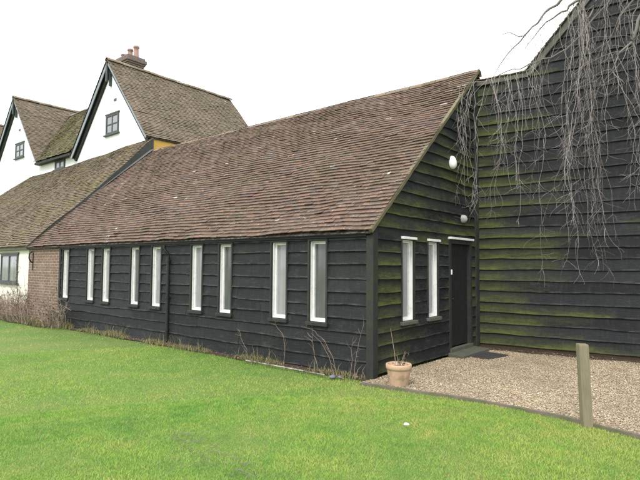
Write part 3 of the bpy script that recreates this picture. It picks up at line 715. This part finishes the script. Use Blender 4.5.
m = MB(); m.tube([(-11.72, -.06, 1.98), (-11.72, -.14, 1.93), (-11.72, -.15, 1.80), (-11.72, -.10, 1.70), (-11.72, -.04, 1.66)], .02, .02, 6); m.tube([(-11.72, -.04, 1.95), (-11.72, -.04, 1.45)], .016, .016, 6)
m.build('iron_bracket', M['gloss_black'], HO)
# chimneys
def chimney(cx, cy, zb, zt, w, dd, pots):
    m = MB()
    def ring(w0, d0, z0, z1): m.box((cx - w0, cy - d0, z0), (cx + w0, cy + d0, z1))
    ring(w, dd, zb, zt - .42)
    for i, (e, z0, z1) in enumerate(((.03, .42, .34), (.07, .337, .26), (.11, .257, .10), (.06, .097, .0))): ring(w + e, dd + e, zt - z0, zt - z1)
    c = m.build('chimney', M['chimney'], HO, bevel=.012)
    for (px_, py_, h, r) in pots:
        p = MB(); z = zt
        p.lathe([(r * .95, 0), (r * .85, h * .55), (r * .80, h * .8), (r * 1.05, h * .83), (r * 1.05, h * .93), (r * .9, h), (r * .65, h), (r * .6, h * .5)], (cx + px_, cy + py_, z + .0), 14)
        p.build('chimney_pot', M['potclay'], c, smooth=True)
    p = MB(); p.box((cx - w * .9, cy - dd * .9, zt), (cx + w * .9, cy + dd * .9, zt + .05)); p.build('flaunching', M['greywood'], c, bevel=.03)
chimney(-16.30, 5.45, 8.3, 10.60, .44, .36, [(-.40, -.1, .28, .12), (-.12, .05, .50, .125), (.24, .12, .56, .125)])
chimney(-33.9, 8.5, 9.0, 12.4, .5, .4, [(-.2, 0, .4, .13), (.2, 0, .4, .13)])

# ================================================================== THINGS ON THE GROUND
# timber edging between lawn and gravel
m = MB()
for i in range(60):
    xa, xb = .06 + 7.6 * i / 60, .06 + 7.6 * (i + 1) / 60; y0, y1 = edge_y(xa), edge_y(xb)
    h0, h1 = .022 + .014 * nz(xa * 1.5, 4), .022 + .014 * nz(xb * 1.5, 4)
    m.hexa([(xa, y0 - .022, -.05), (xb, y1 - .022, -.05), (xb, y1 + .022, -.05), (xa, y0 + .022, -.05), (xa, y0 - .022 + .004 * nz(xa * 4), h0), (xb, y1 - .022 + .004 * nz(xb * 4), h1), (xb, y1 + .022, h1), (xa, y0 + .022, h0)])
tag(m.build('edging_board', M['edging']), 'low weathered timber edging between the lawn and the gravel', 'edging')
# post
PO = V((2.86, -.33, 0))
m = MB(); a = R(32); ax_, ay_ = V((math.cos(a), math.sin(a), 0)), V((-math.sin(a), math.cos(a), 0)); w = .047; lean = V((-.028, .0, 0))
secs = [-.1, .2, .45, .68, .80, .815]
prev = None
for i, z in enumerate(secs):
    ww = w * (1 + .03 * nz(z * 5, 3)) * (.93 if i == 5 else 1)
    ring_ = [PO + V((0, 0, z)) + lean * (z / .8) + ax_ * sx * ww + ay_ * sy * ww for sx, sy in ((-1, -1), (1, -1), (1, 1), (-1, 1))]
    if prev: m.hexa(prev + ring_, skip=() if i in (1, 5) else (0, 1))
    prev = ring_
po = m.build('wooden_post', M['postwood']); tag(po, 'short square weathered timber post standing at the gravel edge', 'post')
# terracotta pot + plant
PT = V((.50, -.10, .0)); pt = empty('terracotta_pot', tuple(PT)); tag(pt, 'round terracotta pot at the corner of the black gable wall', 'plant pot')
m = MB(); m.lathe([(0, .012), (.115, .012), (.122, 0.0), (.128, .02), (.156, .20), (.161, .225), (.170, .23), (.175, .25), (.175, .285), (.168, .295), (.150, .293), (.146, .24), (.0, .24)], PT, 40); m.build('pot_body', M['terracotta'], pt, smooth=True)
m = MB(); m.lathe([(.0, .262), (.08, .258), (.148, .245)], PT, 20); m.build('soil', M['soil'], pt, smooth=True)
pl = empty('bare_potted_plant', tuple(PT + V((0, 0, .25)))); tag(pl, 'nearly bare stems with a few leaves growing in the terracotta pot', 'plant')
m = MB(); m.tube([PT + V(p) for p in ((-.03, -.02, .24), (-.05, -.03, .45), (-.10, -.02, .68), (-.11, -.03, .76))], .004, .002, 5, (.6, 0, 0))
rg = random.Random(4)
for i in range(9):
    b_ = PT + V((rg.uniform(-.06, .10), rg.uniform(-.07, .07), .24)); d_ = V((rg.uniform(-.5, .8), rg.uniform(-.5, .5), 1.3)).normalized(); l_ = rg.uniform(.1, .26)
    m.tube([b_, b_ + d_ * l_ * .6, b_ + d_ * l_ + V((rg.uniform(-.03, .03), 0, -.01))], .0045, .002, 4, (rg.random(), 0, 0))
m.build('stem', M['stem'], pl)
m = MB()
for i in range(26):
    b_ = PT + V((rg.uniform(-.12, .14), rg.uniform(-.1, .1), rg.uniform(.26, .42))); d_ = V((rg.uniform(-1, 1), rg.uniform(-1, 1), rg.uniform(-.2, 1))).normalized() * .04; s_ = d_.cross(V((0, .3, 1))).normalized() * .012
    m.face([b_, b_ + d_ * .5 + s_, b_ + d_, b_ + d_ * .5 - s_], (rg.random(), 0, 0))
m.build('leaves', M['gleaf'], pl)
# mat
m = MB(); mo = V((.55, 2.90, .018)); mx_, my_ = V((.98, -.18, 0)), V((.18, .98, 0)); w2, h2 = .21, .33
def mat_fr(u, n, z): return mo + mx_ * u + my_ * n + V((0, 0, z))
m.box((-w2, -h2, 0), (w2, -h2 + .02, .016), fr=mat_fr); m.box((-w2, h2 - .02, 0), (w2, h2, .016), fr=mat_fr); m.box((-w2, -h2 + .02, 0), (-w2 + .02, h2 - .02, .016), fr=mat_fr); m.box((w2 - .02, -h2 + .02, 0), (w2, h2 - .02, .016), fr=mat_fr)
for i in range(9): u = -w2 + .045 + (2 * w2 - .09) * i / 8; m.box((u - .005, -h2 + .02, .001), (u + .005, h2 - .02, .013), fr=mat_fr)
for i in range(14): u = -h2 + .045 + (2 * h2 - .09) * i / 13; m.box((-w2 + .02, u - .005, .002), (w2 - .02, u + .005, .014), fr=mat_fr)
m.face([mat_fr(-w2, -h2, -.004), mat_fr(w2, -h2, -.004), mat_fr(w2, h2, -.004), mat_fr(-w2, h2, -.004)])
tag(m.build('doormat', M['mat']), 'dark grid doormat lying on the gravel in front of the step', 'doormat')
# pale strip along the wall foot and a few stones
m = MB(); m.tube([(-2.35, -.28, .02), (-1.6, -.30, .025), (-1.0, -.29, .02), (-.62, -.31, .02)], .012, .011, 8); k = NT('pale_pipe'); M['pipe'] = k.fin(k.mix(k.ramp(k.noise(6, 6, .7), [(.4, 0.0), (.6, 1.0)]), (.10, .09, .07), (.38, .36, .32)), .8)
tag(m.build('pale_pipe', M['pipe'], smooth=True), 'thin pale pipe lying in the dead grass at the wall foot', 'pipe')
k = NT('slate_stone'); M['stone'] = k.fin(k.mix(k.noise(12), (.06, .07, .085), (.17, .19, .21)), .7)
for i, (x, y, r, lab) in enumerate(((-.46, -.33, .055, 'blue grey stone at the end of the pale pipe, the larger one'), (-.36, -.27, .038, 'small blue grey stone between the larger stone and the corner post'))):
    bm = bmesh.new(); bmesh.ops.create_icosphere(bm, subdivisions=2, radius=r)
    for v_ in bm.verts: v_.co *= 1 + .25 * nz(v_.co.x * 20, v_.co.y * 20, i); v_.co.z *= .55
    me = bpy.data.meshes.new('stone'); bm.to_mesh(me); bm.free(); me.materials.append(M['stone']); o = bpy.data.objects.new('stone', me); o.location = (x, y, .02); col.objects.link(o); tag(o, lab, 'stone', 'stones at the wall foot')
m = MB(); b_ = V((1.50, -1.62, .022)); m.hexa([b_ + V(p) for p in ((-.025, -.018, 0), (.02, -.02, .004), (.028, .015, 0), (-.02, .018, .002), (-.022, -.014, .016), (.016, -.018, .022), (.024, .012, .014), (-.018, .016, .02))]); tag(m.build('litter_scrap', M['plastic'], bevel=.003), 'tiny white scrap lying on the lawn', 'litter')

# ------------------------------------------------------------------ plants
def wander(p, d, L, n, wob, droop, rg):
    pts = [V(p)]; d = V(d).normalized()
    for i in range(n):
        d = (d + V((rg.gauss(0, wob), rg.gauss(0, wob), rg.gauss(0, wob) - droop))).normalized(); pts.append(pts[-1] + d * (L / n))
    return pts
# arching canes against the long wall
canes = [
 ([(-.42, -.26, 0), (-.52, -.24, .25), (-.72, -.20, .50), (-1.00, -.16, .64), (-1.25, -.12, .66)], 'long cane arching left under the last window by the corner'),
 ([(-.50, -.24, 0), (-.60, -.22, .24), (-.80, -.18, .46), (-1.02, -.15, .58)], 'shorter cane bent below the last window'),
 ([(-.86, -.26, 0), (-.88, -.22, .2), (-.96, -.18, .40), (-1.0, -.15, .62)], 'straight dry cane rising to the sill of the last window'),
 ([(-1.52, -.25, 0), (-1.50, -.22, .25), (-1.58, -.18, .48), (-1.78, -.15, .64), (-1.92, -.12, .66)], 'cane arching up to the sill of the second window from the corner'),
 ([(-.15, -.22, 0), (-.17, -.18, .25), (-.13, -.15, .5), (-.06, -.12, .78)], 'thin upright stem beside the corner post'),
 ([(-.24, -.22, 0), (-.22, -.18, .22), (-.26, -.14, .42), (-.25, -.13, .55)], 'short upright stem left of the corner post'),
 ([(-2.35, -.24, 0), (-2.42, -.2, .18), (-2.6, -.17, .36), (-2.66, -.16, .5)], 'dry forked weed stem midway between two window pairs'),
]
for i, (pts, lab) in enumerate(canes):
    rg = random.Random(100 + i); m = MB(); sm = []
    P = [V(p) for p in pts]
    for a_, b_ in zip(P[:-1], P[1:]):
        for t_ in range(4): q = a_.lerp(b_, t_ / 4); sm.append(q + V((rg.gauss(0, .005), 0, rg.gauss(0, .005))))
    sm.append(P[-1]); m.tube(sm, .0042, .0018, 5, (.3, 0, 0))
    for j in range(7):
        q = sm[rg.randrange(3, len(sm))]; m.tube(wander(q, (rg.uniform(-1, 1), -.2, rg.uniform(.1, 1)), rg.uniform(.06, .2), 4, .15, 0, rg), .002, .001, 4, (rg.uniform(.1, .7), 0, 0))
    tag(m.build('dry_cane', M['stem']), lab, 'stem', 'dry canes at the foot of the black wall')

# bare shrubs in front of cream wall and brick pier
def shrub(cx, cy, wd, h, seed, lab, nst=20, green=0):
    rg = random.Random(seed); o = empty('bare_shrub', (cx, cy, 0)); tag(o, lab, 'shrub', 'bare shrubs along the house wall'); m = MB(); lf = MB()
    for i in range(nst):
        b_ = V((cx + rg.uniform(-wd, wd) * .8, cy + rg.uniform(-.2, .2), 0)); hh = h * rg.uniform(.55, 1.1)
        pts = wander(b_, (rg.uniform(-.45, .45), rg.uniform(-.35, .15), 1), hh, 7, .14, .0, rg); m.tube(pts, .007, .003, 4, (rg.uniform(.1, .9), 0, 0))
        for j in range(6):
            q = pts[rg.randrange(2, 8)]; pp = wander(q, (rg.uniform(-1, 1), rg.uniform(-.8, .4), rg.uniform(.1, 1)), rg.uniform(.12, .38), 4, .2, .02, rg); m.tube(pp, .0035, .002, 4, (rg.random(), 0, 0))
            for kx in range(1):
                c_ = pp[rg.randrange(1, 5)] + V((rg.gauss(0, .03), rg.gauss(0, .03), rg.gauss(0, .03))); d_ = V((rg.gauss(0, 1), rg.gauss(0, 1), rg.gauss(0, 1))).normalized() * .03; s_ = d_.cross(V((.3, .3, 1))).normalized() * .014
                lf.face([c_ - d_, c_ + s_, c_ + d_, c_ - s_], (rg.random(), 0, 0))
    m.build('stems', M['stem'], o); lf.build('leaves', M['gleaf'] if green else M['leaf'], o)
shrub(-13.9, -.45, .75, .85, 1, 'brown bare shrub under the cream wall window, at the left edge')
shrub(-12.55, -.42, .6, 1.05, 2, 'tangled brown shrub in front of the cream wall beside the brick pier')
shrub(-11.1, -.40, .6, .95, 3, 'low bare twiggy shrub in front of the brick pier')
shrub(-9.55, -.33, .45, .75, 4, 'dark leafy low shrub under the leftmost white window', 34, 1)
shrub(-12.2, -.14, .35, 1.45, 6, 'dark ivy-like climber clinging to the cream wall next to the brick', 22, 1)

# weeds and dead grass along the wall (stuff)
def blades(name, pts, h, hw, mat, seed, tone=None, lean=.5):
    rs = np.random.RandomState(seed); N = len(pts); a = rs.uniform(0, 6.283, N); ht = h * rs.uniform(.5, 1.25, N) if np.isscalar(h) else h * rs.uniform(.6, 1.2, N)
    dx, dy = np.cos(a), np.sin(a); ln = rs.uniform(0, lean, N) * ht; b = rs.uniform(0, 6.283, N)
    wv = hw * rs.uniform(.7, 1.3, N)
    v = np.zeros((N, 5, 3), np.float32); P = np.asarray(pts)
    lx, ly = np.cos(b) * ln, np.sin(b) * ln
    v[:, 0] = P; v[:, 0, 0] -= dx * wv; v[:, 0, 1] -= dy * wv
    v[:, 1] = P; v[:, 1, 0] += dx * wv; v[:, 1, 1] += dy * wv
    v[:, 2] = P; v[:, 2, 0] += dx * wv * .7 + lx * .35; v[:, 2, 1] += dy * wv * .7 + ly * .35; v[:, 2, 2] += ht * .6
    v[:, 3] = P; v[:, 3, 0] += -dx * wv * .7 + lx * .35; v[:, 3, 1] += -dy * wv * .7 + ly * .35; v[:, 3, 2] += ht * .6
    v[:, 4] = P; v[:, 4, 0] += lx; v[:, 4, 1] += ly; v[:, 4, 2] += ht
    F = np.array([[0, 1, 2], [0, 2, 3], [3, 2, 4]], np.int32); F = (F[None] + (np.arange(N) * 5)[:, None, None]).ravel(); nf = N * 3
    me = bpy.data.meshes.new(name); me.vertices.add(N * 5); me.vertices.foreach_set('co', v.ravel()); me.loops.add(nf * 3); me.loops.foreach_set('vertex_index', F); me.polygons.add(nf)
    me.polygons.foreach_set('loop_start', np.arange(0, nf * 3, 3, dtype=np.int32)); me.update(calc_edges=True)
    at = me.color_attributes.new('tone', 'FLOAT_COLOR', 'POINT'); c = np.ones((N, 5, 4), np.float32); c[..., 0] = (rs.rand(N, 1) if tone is None else tone[:, None]); c[..., 1] = np.array([0, 0, .6, .6, 1]); c[..., 2] = rs.rand(N, 1); at.data.foreach_set('color', c.ravel())
    me.materials.append(mat); o = bpy.data.objects.new(name, me); col.objects.link(o); return o
rs = np.random.RandomState(8); N = 9000
wx = rs.uniform(-15, -.05, N); wy = -.04 - np.abs(rs.normal(0, .11, N)) - (wx < -9.8) * rs.uniform(0, .35, N)
cl_ = np.array([nz(x * 1.1, y * 2, 5) for x, y in zip(wx, wy)]); kp = cl_ > -.12; wx, wy, cl_ = wx[kp], wy[kp], cl_[kp]
hts = .05 + .10 * np.clip(cl_ + .15, 0, 1) + (wx < -9) * .05 + (rs.rand(len(wx)) < .05) * .16
tn = np.clip(rs.normal(.48, .36, len(wx)), 0, 1)
tag(blades('dead_weeds', np.stack([wx, wy, np.zeros(len(wx))], 1), hts, .0035, M['weed'], 9, tn, .9), 'straw coloured dead grass and weeds along the foot of the wall', 'weeds', kind='stuff')
# dead leaves scattered at wall foot
rg = random.Random(12); m = MB()
for i in range(1500):
    if rg.random() < .75: x = rg.uniform(-15, 0); y = -.06 - abs(rg.gauss(0, .16)) - (.2 if x < -9.8 else 0) * rg.random()
    else: s_ = rg.uniform(.05, 4.5); q = B0 + BE * s_ + BN * (.05 + abs(rg.gauss(0, .09))); x, y = q.x, q.y
    c_ = V((x, y, .015 + rg.uniform(0, .03))); a = rg.uniform(0, 6.28); d_ = V((math.cos(a), math.sin(a), rg.uniform(-.4, .4))) * rg.uniform(.012, .028); s_ = d_.cross(V((rg.uniform(-.4, .4), 0, 1))).normalized() * rg.uniform(.007, .014)
    m.face([c_ - d_, c_ + s_, c_ + d_, c_ - s_], (rg.random(), 0, 0))
for i in range(150):
    x = rg.uniform(-9, 5); y = rg.uniform(-5.2, -.3)
    c_ = V((x, y, .004 + rg.uniform(0, .006))); a = rg.uniform(0, 6.28); d_ = V((math.cos(a), math.sin(a), rg.uniform(-.3, .3))) * rg.uniform(.008, .018); s_ = d_.cross(V((rg.uniform(-.4, .4), 0, 1))).normalized() * rg.uniform(.005, .010)
    m.face([c_ - d_, c_ + s_, c_ + d_, c_ - s_], (rg.random(), 0, 0))
tag(m.build('leaf_litter', M['leaf']), 'brown dead leaves lying along the foot of the walls and scattered on the lawn', 'leaves', kind='stuff')

# lawn (stuff)
k = NT('grass_blades'); t3 = k.tone(); a = k.noise(.45, 4, .6); b = k.noise(2.2, 5, .7)
f = k.math('ADD', k.math('MULTIPLY', a, .55), k.math('MULTIPLY', b, .55)); f = k.math('ADD', f, k.math('MULTIPLY', k.math('SUBTRACT', k.noise(9, 4, .7), .5), .35)); f = k.math('SUBTRACT', f, .05)
c = k.ramp(f, [(.35, (.10, .29, .040)), (.45, (.20, .41, .060)), (.54, (.32, .47, .080)), (.63, (.47, .50, .13))])
c = k.mix(k.math('MULTIPLY', t3[2], .5), c, (.33, .44, .12)); str_ = k.math('GREATER_THAN', k.math('ADD', t3[0], k.math('MULTIPLY', k.math('SUBTRACT', k.noise(1.6, 5, .7), .5), 1.0)), .93)
c = k.mix(k.math('MULTIPLY', str_, .85), c, (.44, .37, .21))
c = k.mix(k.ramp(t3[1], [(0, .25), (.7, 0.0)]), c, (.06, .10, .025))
tr = k.n('ShaderNodeBsdfTranslucent'); mxs = k.n('ShaderNodeMixShader'); mxs.inputs[0].default_value = .3
k.fin(c, .6, spec=.25); k.l(c, tr.inputs[0]); k.l(k.b.outputs[0], mxs.inputs[1]); k.l(tr.outputs[0], mxs.inputs[2]); k.l(mxs.outputs[0], k.out.inputs[0]); M['grass'] = k.m
rs = np.random.RandomState(2); cam = np.array([4.165, -6.217]); Fd = np.array([-.637, .769]); Rd = np.array([.771, .637])
def lawn_pts(N, d0, d1):
    # spread over the ground in front of the camera (world area well past both sides of the view)
    dd = np.sqrt(rs.uniform(d0 ** 2, d1 ** 2, N)); aa = rs.uniform(-.80, .80, N)
    P = cam + dd[:, None] * (Fd * np.cos(aa)[:, None] + Rd * np.sin(aa)[:, None]); return P
P_ = np.concatenate([lawn_pts(330000, 2.2, 6.5), lawn_pts(200000, 6.2, 11), lawn_pts(80000, 11, 22)])
dist = np.concatenate([np.full(330000, 1.), np.full(200000, 1.5), np.full(80000, 2.6)])
ey = np.array([edge_y(x) if x > 0.0 else -.12 for x in P_[:, 0]])
keep = (P_[:, 1] < ey - .015 - rs.rand(len(P_)) * .03 + (rs.rand(len(P_)) < .25) * .05)
P_, dist = P_[keep], dist[keep]
zg = np.array([-.022 + .012 * nz(x * .35, y * .35) for x, y in P_])
hn = np.array([nz(x * 1.2, y * 1.2, 8) for x, y in P_]); hh = .022 + .013 * hn + .014 * np.clip(np.array([nz(x * 6, y * 6, 3) for x, y in P_]) - .15, 0, 1)
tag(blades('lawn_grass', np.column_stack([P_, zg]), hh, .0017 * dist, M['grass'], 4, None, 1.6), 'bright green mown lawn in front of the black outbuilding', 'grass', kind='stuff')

# fallen twigs on the lawn
rg = random.Random(31); m = MB()
for i in range(42):
    t_ = rg.random(); b_ = V((-.15 + 1.5 * t_ + rg.gauss(0, .12), -3.30 - .12 * t_ + rg.gauss(0, .09), .004)); a = rg.gauss(-.2, .7)
    m.tube(wander(b_, (math.cos(a), math.sin(a), .05), rg.uniform(.08, .38), 8, .22, 0.03, rg), .0020, .0010, 4, (rg.uniform(0, .25), 0, 0))
tag(m.build('fallen_twigs', M['twig']), 'scatter of grey fallen birch twigs on the near lawn', 'twigs', kind='stuff')
# ------------------------------------------------------------------ weeping birch, trunk out of frame to the right
TR = V((5.2, 2.3, 0)); BI = empty('weeping_birch', tuple(TR)); tag(BI, 'bare weeping birch whose thin twigs hang down in front of the barn', 'tree')
m = MB(); m.tube([TR + V(p) for p in ((0, 0, -.1), (.03, 0, .4), (.0, .05, 2), (-.08, .05, 4.2), (-.1, .1, 6.5), (-.2, .1, 8.6), (-.2, .1, 10.2))], [.24, .19, .16, .14, .11, .075, .03], 0, 12); m.build('trunk', M['bark'], BI, smooth=True)
limbs = [
 [(5.1, 2.35, 5.2), (4.4, 2.5, 6.6), (3.4, 2.7, 7.0), (2.5, 2.8, 6.6), (1.9, 2.8, 6.1), (1.57, 2.8, 5.87), (1.32, 2.8, 5.64), (.92, 2.8, 5.32), (.72, 2.8, 5.0)],
 [(5.1, 2.35, 5.6), (4.2, 2.6, 6.7), (3.0, 2.8, 6.6), (2.2, 2.8, 5.98), (1.92, 2.8, 5.89), (1.6, 2.8, 5.74), (1.3, 2.8, 5.4)],
 [(5.0, 2.4, 5.6), (4.0, 2.9, 6.5), (3.2, 3.1, 6.3), (2.6, 3.1, 6.0), (1.9, 3.12, 5.35), (1.4, 3.1, 5.2), (1.0, 3.1, 5.22), (.5, 3.05, 5.08), (.1, 3.0, 5.12), (-.3, 3.0, 4.9), (-.6, 2.9, 4.7)],
 [(5.0, 2.3, 6.2), (3.9, 2.2, 7.4), (2.8, 2.5, 7.5), (1.9, 2.6, 6.9)],
 [(5.1, 2.3, 4.8), (4.3, 2.4, 6.0), (3.5, 2.9, 6.3), (2.7, 3.1, 5.7), (2.45, 3.15, 5.1)],
 [(5.1, 2.3, 5.0), (4.4, 2.5, 5.9), (3.6, 2.6, 6.0), (3.1, 2.75, 5.6), (2.95, 2.8, 5.15), (2.75, 2.8, 4.95), (2.62, 2.8, 4.7), (2.8, 2.8, 4.45)],
 [(5.1, 2.3, 5.8), (4.2, 2.3, 6.6), (3.4, 2.6, 6.5), (2.75, 2.8, 6.1), (2.45, 2.8, 5.9), (2.3, 2.8, 5.6), (2.3, 2.8, 5.2)],
 [(5.1, 2.2, 5.5), (4.2, 1.7, 7.0), (3.4, 1.8, 7.0), (2.8, 2.1, 6.2)],
]
allnodes = []
for i, L_ in enumerate(limbs):
    rg = random.Random(200 + i); P = [V(p) for p in L_]; sm = []
    for a_, b_ in zip(P[:-1], P[1:]):
        for t_ in range(4): sm.append(a_.lerp(b_, t_ / 4) + V((rg.gauss(0, .015), rg.gauss(0, .015), rg.gauss(0, .015))))
    sm.append(P[-1]); m = MB(); n_ = len(sm); m.tube(sm, [(.045 if i != 2 else .016) * (1 - k_ / n_) ** 1.2 + .004 for k_ in range(n_)], 0, 7, (.25, 0, 0))
    for j in range(24):
        q = sm[rg.randrange(6, n_)]; m.tube(wander(q, (rg.uniform(-1, .4), rg.uniform(-.5, .3), rg.uniform(-1, .3)), rg.uniform(.3, .9), 8, .16, .14, rg), .0038, .0014, 4, (rg.uniform(0, .7), 0, 0))
    m.build('limb', M['twig'], BI, smooth=True)
m = MB(); m.tube([(1.32, 2.8, 5.64), (1.2, 2.8, 5.66), (1.05, 2.8, 5.78), (.93, 2.8, 5.78), (.86, 2.8, 5.70), (.86, 2.8, 5.55)], .012, .004, 5, (.3, 0, 0)); m.build('limb', M['twig'], BI)
# hanging twigs: (s along the barn, start z, end z, spread)
rg = random.Random(77)
H = []
def grp(n, s, ds, z0, z1, dz): 
    for _ in range(n): H.append((s + rg.gauss(0, ds), z0 + rg.uniform(-.25, .12), z1 + abs(rg.gauss(0, dz)), rg.uniform(.5, 1.15)))
grp(5, -.40, .13, 4.75, 2.5, .6); grp(7, .16, .10, 5.1, 2.8, .8); grp(8, .60, .14, 5.15, 2.9, .8); grp(8, 1.0, .12, 5.25, 2.6, .9)
grp(9, 1.42, .12, 5.6, 3.0, .9); grp(12, 1.95, .17, 6.3, 1.85, .9); grp(8, 2.3, .15, 6.4, 2.5, .8); grp(9, 2.7, .2, 6.2, 2.5, .8); grp(5, 3.2, .2, 6.0, 3.0, .8); grp(5, -.05, .12, 5.0, 3.4, .5)
for i, (s_, z0, z1, d_) in enumerate(H):
    r2 = random.Random(500 + i); base = B0 + BE * s_ + BN * d_
    L_ = z0 - z1; n_ = max(8, int(L_ / .11)); x0 = V((base.x, base.y, z0)); pts = [x0]; dr = V((r2.gauss(-.15, .3), r2.gauss(0, .2), -.6))
    for j in range(n_):
        dr = (dr * .72 + V((r2.gauss(0, .15), r2.gauss(0, .10), -.36))).normalized(); pts.append(pts[-1] + dr * (L_ * 1.12 / n_))
    m = MB(); tn = min(1, max(0, r2.gauss(.45, .35))); m.tube(pts, .0036, .0012, 4, (tn, 0, 0))
    for j in range(int(L_ * 6)):
        kx = r2.randrange(2, len(pts)); q = pts[kx]; dd = (V((r2.gauss(0, .75), r2.gauss(0, .4), -.75))).normalized()
        pp = wander(q, dd, r2.uniform(.10, .50), 6, .24, .08, r2); m.tube(pp, .0018, .0010, 3, (min(1, max(0, tn + r2.gauss(0, .25))), 0, 0), cap=False)
        if r2.random() < .55: m.tube(wander(pp[2], (dd.x + r2.gauss(0, .6), dd.y, dd.z), r2.uniform(.08, .22), 3, .15, .03, r2), .0015, .0009, 3, (tn, 0, 0), cap=False)
    m.build('hanging_twig', M['twig'], BI)
